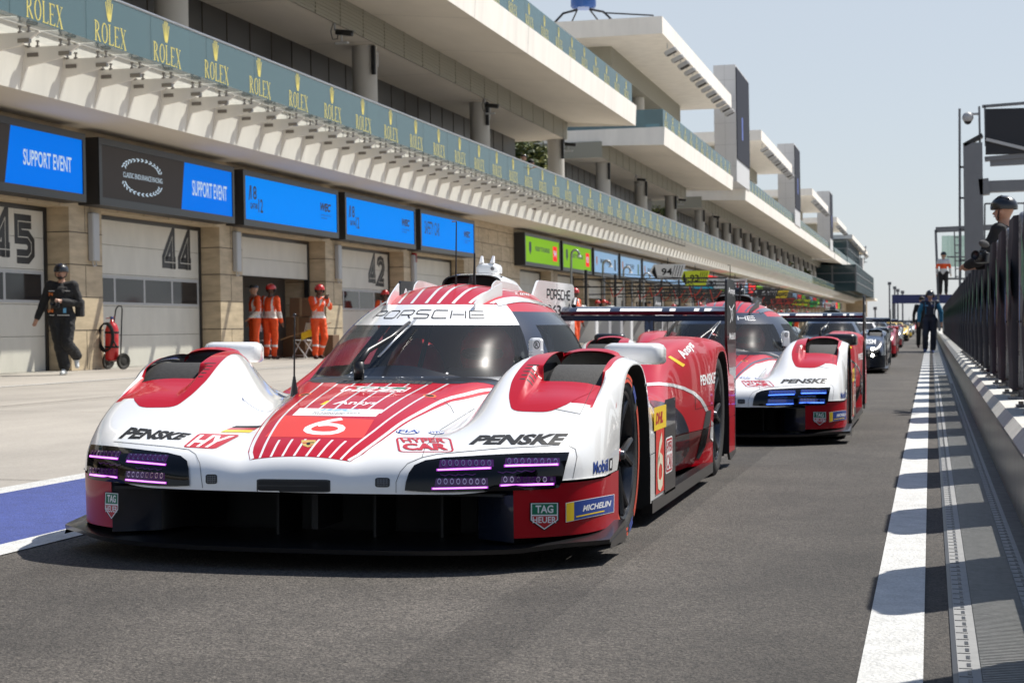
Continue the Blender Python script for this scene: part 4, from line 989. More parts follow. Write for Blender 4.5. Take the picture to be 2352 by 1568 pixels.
    for sx in (-1,1):
        for (x0,x1,y0,y1,t0,t1) in ((.20,.245,1.76,2.09,.945,1.042),(.185,.20,2.12,2.62,1.058,1.035)):
            o=MB(); V=[];n=14
            for i in range(n+1):
                q_=i/n; y=y0+(y1-y0)*q_; x=sx*(x0+(x1-x0)*q_); hh=hit(Vector((x,y,2)),Vector((0,0,-1))); zz=hh[0].z-.008
                top=t0+(t1-t0)*q_**.75 if y0<2 else zz+(t0-zz)*min(1,q_*5)**.5 - .02*q_**2
                V+=[(x-.003,y,zz),(x-.003,y,top),(x+.003,y,top),(x+.003,y,zz)]
            o.add(V,[(4*i+a,4*i+(a+1)%4,4*i+4+(a+1)%4,4*i+4+a) for i in range(n) for a in range(4)]+[(0,1,2,3),(4*n,4*n+3,4*n+2,4*n+1)],M_wp); o.build('roof_fin',t,auto=40)
    for (x,y,z,h_,r_) in ((.0,2.20,1.03,.30,.004),(.075,2.25,1.03,.155,.006),(-.335,.93,.575,.315,.004),(.045,2.3,1.03,.03,.008)):
        o=MB(); o.tube([(x,y,z),(x,y,z+.05),(x+.002,y,z+h_)],[r_*1.6,r_,r_*.7],M_frame,6); 
        if x<0: o.tube([(x,y,z-.01),(x,y,z+.07)],[.018,.005],M_frame,10); o.ball((x+.002,y,z+h_),.008,M_frame,8,6)
        if z>1 and h_>.29: o.tube([(x,y,z+h_),(x-.02,y,z+h_)],.003,M_steel,5)
        o.build('antenna',t)
    # mirrors on the fenders
    for sx in (-1,1):
        o=MB(); x0,x1=(.80,1.045) ; 
        Mx=Matrix.Translation((sx*.915,1.74,.728))@Matrix.Rotation(R(-8*sx),4,'Z'); o.bbox((-.125,-.075,-.045),(.125,.075,.045),M_wp,.025,Mx); o.tube([(sx*.87,1.74,.69),(sx*.84,1.72,.60)],.022,M_wp,8)
        o.box((-.105,.075,-.03),(.105,.078,.03),M_hub,Mx); o.build('mirror',t,auto=50)
    # splitter
    o=MB(); n=40; V=[]
    for i in range(n+1):
        u=-1+2*i/n; x=1.048*u; a=abs(u); yf=-.035+.40*a**3.0; dz=.022*ss(.70,.9,a)-.0; zt=.082+dz*.6; 
        yb=.70 if a>.93 else .5
        V+=[(x,yf,zt-.016),(x,yf-.004,zt),(x,yf+.03,zt+.006),(x,yb,zt+.006+.03*ss(.8,1,a)),(x,yb,.045)]
    o.add(V,[(5*i+k,5*i+5+k,5*i+5+(k+1)%5,5*i+(k+1)%5) for i in range(n) for k in range(5)]+[(0,1,2,3,4),tuple(5*n+k for k in (4,3,2,1,0))],M_cf)
    for sx in(-1,1): 
        o.add([(sx*1.050,.36,.06),(sx*1.050,.38,.085),(sx*1.050,.66,.105),(sx*1.050,.70,.105),(sx*1.050,.72,.06)],[(0,1,2,3,4) if sx>0 else (4,3,2,1,0)],M_cf)
        o.add([(sx*1.049,.38,.085),(sx*1.049,.66,.105),(sx*.99,.70,.105),(sx*.97,.42,.095)],[(0,1,2,3)],M_cf)
    o.build('splitter',t,auto=40)
    for sx in(-1,1):
        o=headlamp(sx).build('headlight',t,auto=50)
        for c in (1.04,4.235):
            ty,rm,hb=wheel(sx,c,orange=c<2); a=ty.build('tyre',t,auto=35); a=rm.build('rim',t,auto=35); h_=hb.build('wheel_hub',t,smooth=True)
    # shark fin
    o=MB(); P=arc([(3.62,.86),(3.98,1.10),(5.03,1.095),(5.06,.60),(4.8,.55),(3.6,.62)],4,.07)
    o.prism(P,-.006,.006,M_wp,Matrix(((0,0,1,0),(1,0,0,0),(0,1,0,0),(0,0,0,1))))
    wt2=widetext('PORSCHE',.17,.34,.85)
    place2d(o,wt2,(.0075,4.22,1.00),(0,.68,0),(0,0,.052),M_ink); place2d(o,text2d('963',.02),(.0075,4.22,.90),(0,.40,0),(0,0,.065),M_ink)
    place2d(o,wt2,(-.0075,4.22+.68,1.00),(0,-.68,0),(0,0,.052),M_ink)
    o.box((.006,4.5,.6),(.0066,4.506,1.09),M_grey); o.build('shark_fin',t,auto=30)
    # rear wing with end plates
    o=MB(); def_af=[(4.62,.925),(4.66,.945),(4.74,.957),(4.84,.953),(4.95,.935),(4.95,.925),(4.82,.925),(4.7,.905),(4.63,.905)]
    Mx=Matrix(((0,0,1,0),(1,0,0,0),(0,1,0,0),(0,0,0,1)))
    o.prism(def_af,-.985,.985,M_nv,Mx); o.prism([(4.615,.870),(4.625,.902),(4.72,.903),(4.80,.885),(4.72,.872)],-.985,.985,M_nv,Mx)
    for (x0,x1,a0,a1) in ((.1,.28,.3,.75),(.33,.60,.3,.75),(.66,.70,.1,.9),(.74,.78,.1,.9),(.80,.98,.3,.75)): pass
    for (x0,x1) in ((.10,.30),(.36,.61),(.655,.69),(.80,.83),(.86,.98),(-.30,-.10),(-.6,-.36),(-.98,-.8)):
        o.add([(x0,4.6185,.928),(x1,4.6185,.928),(x1,4.6535,.9445),(x0,4.6535,.9445)],[(0,1,2,3)],M_wt)
    q=o.build('rear_wing',t,auto=35)
    for sx in (-1,1):
        o=MB(); P=arc([(4.60,1.115),(4.98,1.115),(5.10,.95),(5.08,.30),(5.10,.07),(4.80,.045),(4.72,.10),(4.74,.55),(4.60,.75)],3,.08)
        o.prism(P,sx*.99-.007,sx*.99+.007,M_cf,Mx); place2d(o,text2d('Ansys',.02),(sx*.99+.008,4.66,1.02),(0,.36,0),(0,0,.05),M_wt); place2d(o,strk([[(0,.9),(.35,.7),(.6,.75),(1,1)],[(.35,.7),(.5,.3),(.2,0)],[(.6,.75),(.75,.4),(.65,.1)]],.08),(sx*.99+.008,4.70,.86),(0,.28,0),(0,0,.11),M_wt); place2d(o,text2d('Mobil1',.02),(sx*.99+.008,4.72,.76),(0,.32,0),(0,0,.04),M_wt); o.build('wing_end_plate',t,auto=30)
        o=MB(); o.tube([(sx*.06,4.75,.96),(sx*.06,4.8,1.0),(sx*.03,4.9,1.0),(sx*.01,4.95,.9)],.014,M_hub,8); o.build('wing_mount',t)
        # number panel on the door, leader lights
        o=MB(); W=1.010*sx; e=(0,1,0) if sx>0 else (0,-1,0); y0=1.66 if sx>0 else 2.26; sg=1 if sx>0 else -1
        def PQ(vf,ya,za,wy,hz,m,k): place2d(o,vf,(W+sx*.0007*k,y0+sg*ya,za),(0,sg*wy,0),(0,0,hz),m)
        PQ(rect(0,0,1,1),.06,.125,.24,.30,M_six,0); PQ(rect(0,0,1,1),.0,.40,.36,.10,M_ye,1); PQ(text2d('DHL',.05,.3),.04,.425,.22,.05,M_rt,2)
        six=strk([[(.85,1.0),(.35,.8),(.06,.5),(.0,.25),(.1,.06),(.5,.0),(.9,.08),(1,.28),(.9,.5),(.5,.58),(.12,.48)]],.22); PQ(six,.11,.155,.14,.21,mat('number_cream',(.7,.66,.5),.4),2)
        PQ(rrect(0,0,1,1,.15),.34,.19,.22,.16,M_wt,1); PQ(rrect(.04,.04,.96,.96,.15),.34,.19,.22,.16,M_rt,2); PQ(rrect(.1,.1,.9,.9,.15),.34,.19,.22,.16,M_wt,3); PQ(text2d('HYPER',.02),.37,.285,.16,.045,M_rt,4); PQ(text2d('CAR',.02),.37,.21,.16,.065,M_rt,4)
        PQ(rect(0,0,1,1),.32,.10,.34,.42,M_cf,0); o.build('side_panel',t)
    # white swoosh, lettering on the rear fenders
    o=MB()
    # leader number light by the screen
    o=MB(); Mx2=Matrix.Translation((.49,1.70,.735))@Matrix.Rotation(R(20),4,'Z'); o.bbox((-.03,-.02,-.06),(.03,.02,.06),M_wp,.012,Mx2)
    place2d(o,ellipse(0,0,1,1),Mx2@Vector((0,-.021,.03)),Mx2.to_3x3()@Vector((.014,0,0)),Mx2.to_3x3()@Vector((0,0,.018)),M_ink); place2d(o,ellipse(0,0,.75,.75),Mx2@Vector((0,-.0215,.03)),Mx2.to_3x3()@Vector((.014,0,0)),Mx2.to_3x3()@Vector((0,0,.018)),M_wt)
    place2d(o,text2d('R',.03),Mx2@Vector((-.006,-.022,.02)),Mx2.to_3x3()@Vector((.013,0,0)),Mx2.to_3x3()@Vector((0,0,.02)),M_ink)
    for i in range(6): o.box((-.032,-.023,-.055+.011*i),(.032,-.0,-.05+.011*i),M_wt,Mx2)
    o.build('position_display',t)
    return t
def fenderart(b):
    press(b,text2d('Ansys',.03,.15),pixq([Z1(955,160),Z1(1020,72),Z1(960,20),Z1(872,110)]),M_wt,8,.003)
    press(b,rect(0,0,1,1),pixq([Z1(925,205),Z1(940,188),Z1(838,128),Z1(822,136)]),M_ye,6,.003)
    press(b,text2d('PENSKE',.03),pixq([Z1(1050,335),Z1(1152,316),Z1(1153,238),Z1(1044,262)]),M_wt,8,.003)
    press(b,strk([[Z1(660,328),Z1(760,322),Z1(850,330),Z1(930,352),Z1(1000,385),Z1(1050,430),Z1(1080,480),Z1(1092,510)]],7),pixid,M_st,12,.003,maxe=.3)
def sideart(b):
    press(b,poly(arc([Z1(690,432),Z1(850,462),Z1(925,540),Z1(968,640),Z1(975,770),Z1(930,850),Z1(862,905),Z1(858,600),Z1(700,470)],4,.3)),pixid,M_nv,40,.003,maxe=.3)
    press(b,poly([Z1(1085,515),Z1(1122,500),Z1(1115,580),Z1(1080,760),Z1(1040,840),Z1(1015,838),Z1(1050,700)]),pixid,M_mt,30,.006,maxe=.3)
    press(b,poly([Z1(1122,575),Z1(1160,625),Z1(1160,745),Z1(1112,700)]),pixid,M_st,20,.005,maxe=.3)
    press(b,strk([[Z1(1010,390),Z1(1012,500),Z1(1160,460)]],1),pixid,M_ink,10,.003,maxe=.3)
sideart(BB)
fenderart(BB)
car=race_car(); car.location=CARW
# ================================================================ the cars queueing behind
def G(px,py,z=0): p=at(px,py,z); return p
LAB2='second white and red prototype with black roof stripes and blue headlights, behind number 6'
car2=thing('race_car',LAB2,'race car',(-1.60,12.62,0))
for ch in list(car.children):
    n=ch.name.split('.')[0]; sw={M_glow:mat('blue_glow',(.03,.12,.7),.3,emit=.6),M_led:M_led2,M_ledd:mat('blue_led_dim',(.02,.05,.25),.12,emit=.3)}
    if n=='cockpit_shell': sw.update({M_wp:M_nv,M_ink:M_wt,M_st:M_stk})
    if n in('air_scoop','camera_pod','roof_fin','mirror','shark_fin'): sw.update({M_wp:M_cf,M_ink:M_wt})
    if n=='body': sw.update({M_st:M_stk})
    c=copy_tree(ch,car2,sw)
# a plain body of the same kind without the livery, for the cars farther back
PB=build_body(); plain=PB.build('body',None,auto=38); weld(plain,.00001)
def far_car(label,loc,main,acc,shell,lamp,glassm=None,parts=True,rz=0):
    t=thing('race_car',label,'race car',loc,rz)
    b=plain.copy(); b.data=plain.data.copy(); sc.collection.objects.link(b); b.parent=t
    mp={M_wp:main,M_rp:main,M_rdk:acc}
    for i,m in enumerate(b.data.materials):
        if m in mp: b.data.materials[i]=mp[m]
    for ch in list(car.children):
        n=ch.name.split('.')[0]
        if n in('body','position_display','driver_suit','fuel_bottle_cover','side_panel','antenna'): continue
        if not parts and n not in('cockpit_shell','windscreen','rear_wing','wing_end_plate','tyre','rim','mirror','headlight','side_window'): continue
        sw={M_wp:shell,M_rp:shell,M_st:shell,M_ink:shell,M_nv:shell}
        if n=='headlight': sw={M_led:lamp,M_ledd:lamp,M_glow:lamp,M_cell:lamp}
        if n=='rear_wing': sw={M_wt:M_cf}
        if n in('mirror',): sw={M_wp:acc}
        c=copy_tree(ch,t,sw)
    return t
M_bk=mat('black_car_paint',(.012,.014,.022),.2,coat=1.0); M_mr=mat('maroon_car_paint',(.30,.01,.02),.3,coat=1.0); M_yw=mat('yellow_car_paint',(.75,.48,.02),.3,coat=1.0); M_lamp=mat('white_lamp',(1,.97,.9),.3,emit=7); M_lampy=mat('yellow_lamp',(1,.85,.3),.3,emit=6)
def lamp_disc(t,x,y,z,r=.06,m=None):
    b=MB(); b.lathe([(0,0),(r,.0),(r*1.1,.02)],m or M_lamp,Matrix.Translation((x,y,z))@Matrix.Rotation(PI/2,4,'X'),16); b.build('headlight',t)
c3=far_car('black prototype with bright white headlights, third in the queue, behind the blue-lit car',(G(2036,858).x-1.02,G(2036,858).y-.4,0),M_bk,M_bk,M_bk,M_mt)
for z in (.425,.315): lamp_disc(c3,.80,.10,z,.024); lamp_disc(c3,-.80,.10,z,.024)
b=MB(); press(b,text2d('NISM',.03),lambda u,v:(Vector((.62+.22*u,-1,.50+.08*v)),Vector((0,1,0))),M_wt,8,.003); b.build('lettering',c3)
b=MB(); b.ball((-.2,.9,.70),(.13,.10,.05),M_rp,14,8); 
q=[('maroon and white race car, fourth in the queue',(2057,822),M_mr,M_rdk,M_wp,M_lamp),('dark silver race car with black wing, fifth in the queue',(2071,799),mat('silver_car_paint',(.30,.31,.33),.25,metal=.5,coat=1.0),M_mr,M_bk,M_lamp),
('yellow race car with one bright headlight, sixth in the queue',(2086,784),M_yw,M_bk,M_yw,M_lampy),('black and yellow race car, seventh in the queue',(2094,775),M_bk,M_yw,M_yw,M_lamp),('pale race car near the far end of the queue',(2100,768),M_wp,M_bk,M_bk,M_lamp),('small red race car at the far end of the queue',(2104,763),M_rp,M_bk,M_wp,M_lamp)]
for i,(l,(px,py),m,a,sh,lp) in enumerate(q):
    g=G(px,py); t=far_car(l,(g.x-1.0,g.y-.4,0),m,a,sh,M_mt,parts=False); lamp_disc(t,.78,.12,.38,.03,lp)
bpy.data.objects.remove(plain)
# ================================================================ people
from mathutils import noise
SK=mat('skin_light',(.45,.25,.17),.5); SKD=mat('skin_dark',(.10,.055,.035),.5); HAIR=mat('dark_hair',(.015,.012,.01),.7); M_org2=mat('marshal_orange',(.78,.085,.012),.75,var=.12,scale=9)
M_vest=mat('white_vest',(.62,.55,.52),.8); M_refl=mat('reflective_tape',(.70,.70,.68),.5); M_blk=mat('black_cloth',(.012,.012,.013),.85,var=.3,scale=8); M_hred=mat('red_helmet',(.55,.02,.015),.3,coat=.5); M_hblk=mat('black_helmet',(.010,.010,.011),.3,coat=.4)
M_shoe=mat('white_shoe',(.6,.62,.62),.6); M_shoed=mat('dark_shoe',(.06,.015,.012),.6); M_navy=mat('navy_suit',(.008,.012,.03),.6,var=.2,scale=10); M_teal=mat('teal_sleeve',(.01,.15,.27),.6); M_tan=mat('tan_cloth',(.25,.20,.13),.85); M_wtc=mat('white_cloth',(.6,.6,.6),.8); M_jean=mat('denim',(.04,.06,.12),.8)
DEF=dict(head=(0,-.03,1.635),neck=(0,0,1.48),chest=(0,0,1.30),belly=(0,.0,1.10),pelvis=(0,0,.95),ls=(.185,0,1.425),rs=(-.185,0,1.425),le=(.26,.03,1.14),re=(-.26,.03,1.14),lw=(.28,-.05,.89),rw=(-.28,-.05,.89),
 lh=(.095,0,.92),rh=(-.095,0,.92),lk=(.11,-.03,.50),rk=(-.11,-.03,.50),la=(.11,.01,.09),ra=(-.11,.01,.09),lt=(.13,-.13,.035),rt=(-.13,-.13,.035))
def cap(b,p,q,r0,r1,m,n=10):
    p=Vector(p);q=Vector(q); b.ball(p,r0,m,n,6); b.ball(q,r1,m,n,6); b.tube([p,q],[r0,r1],m,n)
def person(label,loc,rz,J=None,top=None,legs=None,skin=None,shoe=None,hat=None,hatm=None,sleeve=None,vox=.013,scale=1.0,extra=None,bulk=1.0,group=None,tape=False,fingers=False,vest=None,bald=True,glasses=None,cat='person'):
    j=dict(DEF); j.update(J or {}); top=top or M_org2; legs=legs or top; skin=skin or SK; shoe=shoe or M_shoed; sleeve=sleeve or top
    t=thing('person',label,cat,loc,rz,group); t.scale=(scale,)*3
    segs=[]   # (p,q,r0,r1,mat)
    B=bulk; S=segs.append
    V=lambda k:Vector(j[k])
    S((V('chest')+Vector((.07,0,.02)),V('chest')-Vector((.07,0,-.02)),.125*B,.125*B,top)); S((V('chest'),V('belly'),.15*B,.145*B,top)); S((V('belly')+Vector((.04,0,0)),V('pelvis')+Vector((.05,0,0)),.11*B,.115*B,top)); S((V('belly')-Vector((.04,0,0)),V('pelvis')-Vector((.05,0,0)),.11*B,.115*B,top))
    S((V('ls'),V('chest')+Vector((.05,0,.08)),.075*B,.09*B,top)); S((V('rs'),V('chest')+Vector((-.05,0,.08)),.075*B,.09*B,top)); S((V('neck')-Vector((0,0,.05)),V('neck')+Vector((0,-.01,.05)),.062,.052,skin))
    for a in 'lr':
        S((V(a+'s'),V(a+'e'),.070*B,.060*B,sleeve)); S((V(a+'e'),V(a+'w'),.058*B,.044*B,sleeve))
        d=(V(a+'w')-V(a+'e')).normalized(); w_=V(a+'w'); S((w_,w_+d*.05,.030,.036,skin)); S((w_+d*.05,w_+d*.09,.036,.026,skin))
        side=d.cross(Vector((0,1,0))); side=side.normalized() if side.length>.1 else Vector((1,0,0))
        n_=5
        if fingers:
            for k in range(4):
                o=(k-1.5)*.017; f0=w_+d*.085+side*o; f1=f0+d*(.035+.006*(k in(1,2))); f2=f1+d*.02+Vector((0,-.014,0)); S((f0,f1,.0115,.010,skin)); S((f1,f2,.010,.009,skin))
            S((w_+d*.03+Vector((0,-.022,0)),w_+d*.065+Vector((0,-.048,0)),.013,.010,skin))
        else: S((w_+d*.09,w_+d*.15+Vector((0,-.02,0)),.026,.018,skin)); S((w_+d*.04,w_+d*.09+Vector((0,-.035,0)),.014,.012,skin))
        S((V(a+'h'),V(a+'k'),.112*B,.085*B,legs)); S((V(a+'k'),V(a+'a')+Vector((0,0,.04)),.084*B,.074*B,legs)); S((V(a+'a')-Vector((0,0,.02)),V(a+'t'),.045,.036,shoe)); S((V(a+'a')+Vector((0,.04,-.04)),V(a+'t'),.038,.034,shoe))
    hd=V('head'); S((hd+Vector((0,.015,.02)),hd+Vector((0,.0,-.02)),.092,.085,skin)); S((hd+Vector((0,-.03,-.06)),hd+Vector((0,-.035,-.075)),.055,.042,skin)); S((hd+Vector((0,-.088,-.012)),hd+Vector((0,-.104,-.032)),.012,.016,skin))
    for sx in(-1,1): S((hd+Vector((sx*.088,.01,-.005)),hd+Vector((sx*.09,.012,-.03)),.018,.014,skin))
    b=MB()
    for p,q,r0,r1,m in segs: cap(b,p,q,r0,r1,m)
    me=bpy.data.meshes.new('t'); me.from_pydata(b.v,[],b.f); tmp=bpy.data.objects.new('t',me); sc.collection.objects.link(tmp)
    r=tmp.modifiers.new('r','REMESH'); r.mode='VOXEL'; r.voxel_size=vox; s_=tmp.modifiers.new('s','SMOOTH'); s_.factor=.5; s_.iterations=3
    dg=bpy.context.evaluated_depsgraph_get(); body=bpy.data.meshes.new_from_object(tmp.evaluated_get(dg)); bpy.data.objects.remove(tmp); body.name='body'
    if vox<.015:
        zn=j['neck'][2]-.03; lw_=V('lw'); rw_=V('rw'); nn=[Vector(q.vector) for q in body.vertex_normals]
        for v,q in zip(body.vertices,nn):
            c=v.co
            if c.z<zn and (c-lw_).length>.13 and (c-rw_).length>.13: v.co=c+q*(noise.noise(c*9)*.012+noise.noise(Vector((c.x*22,c.y*22,c.z*34)))*.007)
    ml=[]; idx=[]
    def mi(m):
        if m not in ml: ml.append(m)
        return ml.index(m)
    ss_=[(p,q-p,(q-p).length_squared or 1e-9,r0,r1,m) for p,q,r0,r1,m in segs]
    for pl in body.polygons:
        c=pl.center; best=9;bm_=None
        for p,d,L,r0,r1,m in ss_:
            u=max(0,min(1,(c-p).dot(d)/L)); e=(c-p-d*u).length-(r0+(r1-r0)*u)
            if e<best: best=e;bm_=m
        if tape and bm_ in(legs,) and c.z<j['pelvis'][2]-.1:
            for a in 'lr':
                k=V(a+'k')-(V(a+'k')-V(a+'a'))*.45
                if (c-k).length<.13 and abs((c-k).dot((V(a+'k')-V(a+'a')).normalized()))<.024: bm_=M_refl
        if vest and bm_ is top and c.z>j['pelvis'][2]+.02: bm_=vest(c,bm_)
        idx.append(mi(bm_))
    for m in ml: body.materials.append(m)
    body.polygons.foreach_set('material_index',idx); body.polygons.foreach_set('use_smooth',[True]*len(body.polygons))
    o=bpy.data.objects.new('body',body); sc.collection.objects.link(o); o.parent=t
    # face
    f=MB()
    for sx in(-1,1):
        f.ball(hd+Vector((sx*.032,-.088,.008)),(.014,.006,.007),M_wtc,8,6); f.ball(hd+Vector((sx*.032,-.093,.008)),(.006,.004,.006),M_blk,8,6); f.box(tuple(hd+Vector((sx*.033-.018,-.097,.022))),tuple(hd+Vector((sx*.033+.018,-.088,.028))),HAIR)
    f.box(tuple(hd+Vector((-.022,-.094,-.062))),tuple(hd+Vector((.022,-.084,-.054))),mat('lips',(.35,.12,.10),.5)); f.build('face',t)
    if glasses: f=MB(); f.ball(hd+Vector((0,-.085,.01)),(.072,.022,.022),glasses,14,8); f.build('sunglasses',t,smooth=True)
    if hat=='helmet':
        h=MB(); rows=[]
        for i in range(9):
            a=PI/2*i/8*1.12; rows.append([hd+Vector((.118*math.sin(a)*math.cos(q),.138*math.sin(a)*math.sin(q)+.008,.03+.118*math.cos(a))) for q in [2*PI*k/24 for k in range(24)]])
        h.grid(rows,hatm or M_hblk,wu=True,flip=True); last=rows[-1]; h.grid([last,[p*1.0+(hd-p)*.12 for p in last]],M_blk,wu=True,flip=True)
        for k in range(-2,3): h.tube([hd+Vector((k*.032,-.10+abs(k)*.008,.085)),hd+Vector((k*.036,-.02,.150-abs(k)*.008)),hd+Vector((k*.032,.09,.110))],.006,M_blk,6)
        for sx in(-1,1): h.tube([hd+Vector((sx*.098,.0,.0)),hd+Vector((sx*.085,-.02,-.06)),hd+Vector((0,-.05,-.115))],.007,M_blk,6)
        h.build('helmet',t,smooth=True)
        if hatm is M_hred:
            h=MB()
            for sx in(-1,1): h.ball(hd+Vector((sx*.10,.0,-.01)),(.03,.042,.05),M_blk,12,8)
            h.build('ear_defenders',t,smooth=True)
    elif hat=='cap':
        h=MB(); rows=[[hd+Vector((.100*math.sin(a)*math.cos(q),.115*math.sin(a)*math.sin(q),.035+.085*math.cos(a))) for q in [2*PI*k/20 for k in range(20)]] for a in [PI/2*i/6 for i in range(7)]]
        h.grid(rows,hatm or M_hblk,wu=True,flip=True); h.prism([(-.08,-.08),(.08,-.08),(.06,-.19),(-.06,-.19)],-.004,.004,hatm or M_hblk,Matrix.Translation(hd+Vector((0,0,.04)))@Matrix.Rotation(R(-8),4,'X')); h.build('cap',t,smooth=True)
    else:
        h=MB(); h.ball(hd+Vector((0,.02,.035)),(.102,.112,.10),HAIR,16,10); h.build('hair',t,smooth=True)
    if extra: extra(t,j,V)
    return t
def camera_prop(label,loc,rz=0,tilt=0,lens=.16,parent=None,sc_=1.0):
    t=thing('camera',label,'camera',loc,rz); t.rotation_euler=(R(tilt),0,rz); t.scale=(sc_,)*3
    b=MB(); b.bbox((-.07,-.035,-.05),(.07,.035,.05),M_frame,.01); b.bbox((-.03,-.03,.045),(.03,.02,.075),M_frame,.008); b.build('camera_body',t)
    b=MB(); Mx=Matrix.Translation((0,-.03,0))@Matrix.Rotation(PI/2,4,'X'); b.lathe([(.036,0),(.038,.05),(.04,.06),(.04,lens*.9),(.048,lens),(.044,lens),(.04,lens-.02),(.0,lens-.03)],M_frame,Mx,20); b.build('lens',t,smooth=True)
    return t
def vest_marshal(c,m):
    if abs(c.x)>.17 and c.z>1.2: return m
    if .97<c.z<1.03: return M_refl
    if 1.03<=c.z<1.12: return M_vest
    if abs(abs(c.x)-.115)<.022: return M_refl
    return m
# walking photographer on the left
p=G(142,861)
def phot(t,j,V):
    b=MB(); 
    Fy=-.146
    place2d(b,text2d('741.',.02),(-.17,Fy,1.26),(.12,0,0),(0,0,.05),M_org); place2d(b,text2d('LANE',.02),(-.18,-.150,1.0),(.09,0,0),(0,0,.05),M_org)
    b.box((-.17,-.142,1.335),(.17,-.136,1.345),M_refl); b.box((-.16,-.135,.95),(.16,-.13,.96),M_refl); b.box((.06,-.142,.99),(.11,-.139,1.07),M_lb); b.build('vest_print',t)
    b=MB(); hd=V('head'); b.ball(hd+Vector((0,-.092,-.045)),(.032,.012,.008),HAIR,10,6); b.ball(hd+Vector((0,-.065,-.085)),(.045,.030,.026),HAIR,12,8); b.build('moustache',t,smooth=True)
    b=MB(); b.bbox((.20,.02,.93),(.33,.2,1.22),M_blk,.04); b.tube([(.20,.1,1.1),(.0,.14,1.42),(-.15,.05,1.46)],.012,M_blk,6); b.build('shoulder_bag',t)
P1=person('photographer in black with cycle helmet, walking past the pier left of door 44',p,R(12),dict(rw=(.0,-.22,1.20),re=(-.27,-.02,1.13),lw=(.06,-.23,1.17),le=(.27,-.04,1.14),rs=(-.19,0,1.43),ls=(.19,0,1.43),
  lk=(.10,-.06,.50),la=(.09,.30,.30),lt=(.11,.36,.19),rk=(-.06,-.02,.50),ra=(-.06,.01,.09),rt=(-.05,-.14,.035),head=(0,-.04,1.63),**{}) if 0 else dict(le=(.27,.03,1.14),lw=(.07,-.20,1.17),re=(-.30,.03,1.15),rw=(-.38,-.03,.92),rk=(-.02,-.05,.50),ra=(.04,.02,.09),rt=(.03,-.13,.035),lk=(.11,-.10,.50),la=(.17,.26,.27),lt=(.19,.22,.13)),
  top=M_blk,shoe=M_shoe,hat='helmet',hatm=M_hblk,bulk=1.2,fingers=True,vox=.011,extra=phot,scale=1.03)
camera_prop('black camera with long lens held at the chest of the walking photographer',(p.x+.03,p.y-.27,1.15),R(12),-8,.14)
# someone cut by the left edge
p=G(-14,868); person('person in tan jacket with dark bag, mostly cut off by the left picture edge',(p.x,p.y-.6,0),R(-80),dict(le=(.30,-.1,1.2),lw=(.2,-.3,1.15)),top=M_tan,legs=M_blk,hat=None)
# marshals
mk=dict(top=M_org2,tape=True,vest=vest_marshal)
p=G(586,826); M1=person('marshal in orange overalls and black cap standing first from the left in the open garage',p,R(-50),dict(lw=(.10,-.16,.98),le=(.25,-.02,1.14)),hat='cap',skin=SK,**mk)
p=G(621,825); person('marshal in orange overalls and red helmet seen from behind beside the capped marshal',p,R(165),dict(),hat='helmet',hatm=M_hred,skin=SKD,**mk)
p=G(731,824)
def phone(t,j,V): 
    b=MB(); b.bbox((-.04,-.42,1.42),(.04,-.405,1.50),M_frame,.003); b.build('phone',t)
person('marshal in orange with red helmet filming on a phone outside the open garage',p,R(48),dict(le=(.22,-.20,1.22),lw=(.05,-.36,1.42),re=(-.22,-.18,1.2),rw=(-.05,-.36,1.42),lk=(.12,-.10,.50),la=(.10,.10,.09),lt=(.11,-.05,.035),rk=(-.13,-.1,.5),ra=(-.16,-.14,.09),rt=(-.18,-.28,.035),head=(0,-.07,1.63)),hat='helmet',hatm=M_hred,skin=SKD,extra=phone,**mk)
p=at(884,648,1.74+0,2); q=bat(884,648,1.2)
for (px,py,lab,rz_) in ((884,812,'marshal with red helmet in front of garage door 42, behind the car roof',20),(931,812,'marshal with red helmet half hidden behind the car roof fins',-30)):
    g=G(px,py); person(lab,(g.x,g.y,0),R(rz_),dict(),hat='helmet',hatm=M_hred,skin=SKD,vox=.02,**mk)
g=G(1318,816); person('marshal in orange bending behind the shark fin of car number 6',(g.x,g.y,0),R(60),dict(la=(.12,.18,.12),lk=(.12,.0,.52),ra=(-.12,-.2,.09),rt=(-.12,-.34,.035),rk=(-.12,-.16,.5)),hat='helmet',hatm=M_hred,skin=SKD,**mk)
# man in navy and teal suit walking by the wall
p=G(2136,811)
def suit(t,j,V):
    b=MB()
    for sx in(-1,1): b.tube([V('chest')+Vector((sx*.13,-.105,.14)),V('chest')+Vector((sx*.11,-.125,-.12)),V('chest')+Vector((sx*.12,-.11,-.2))],.012,M_teal if sx<0 else M_refl,6)
    b.box((-.12,-.142,1.33),(-.04,-.136,1.355),M_lb); b.box((.04,-.142,1.32),(.10,-.136,1.35),M_bp); b.build('suit_piping',t)
    b=MB()
    for sx in(-1,1): b.ball(V('head')+Vector((sx*.105,.0,-.01)),(.035,.045,.055),M_hblk,12,8)
    b.build('ear_defenders',t,smooth=True)
person('man in navy and teal suit and black helmet walking along the white line',p,R(-2),dict(le=(.30,.02,1.15),re=(-.30,.02,1.15),lw=(.31,-.03,.90),rw=(-.31,-.03,.90),lk=(.10,-.02,.5),la=(.08,.05,.09),lt=(.09,-.1,.035),rk=(-.12,-.12,.5),ra=(-.13,.0,.12),rt=(-.14,-.13,.06)),top=M_navy,sleeve=M_teal,shoe=mat('blue_shoe',(.03,.06,.2),.6),hat='helmet',hatm=M_hblk,extra=suit,bulk=1.1,glasses=mat('mirror_blue',(.05,.3,.8),.05,metal=.9))
p=G(2117,799); person('dark clothed figure walking behind the man in the navy suit',(p.x,p.y,0),R(10),dict(),top=M_blk,hat=None,vox=.02)
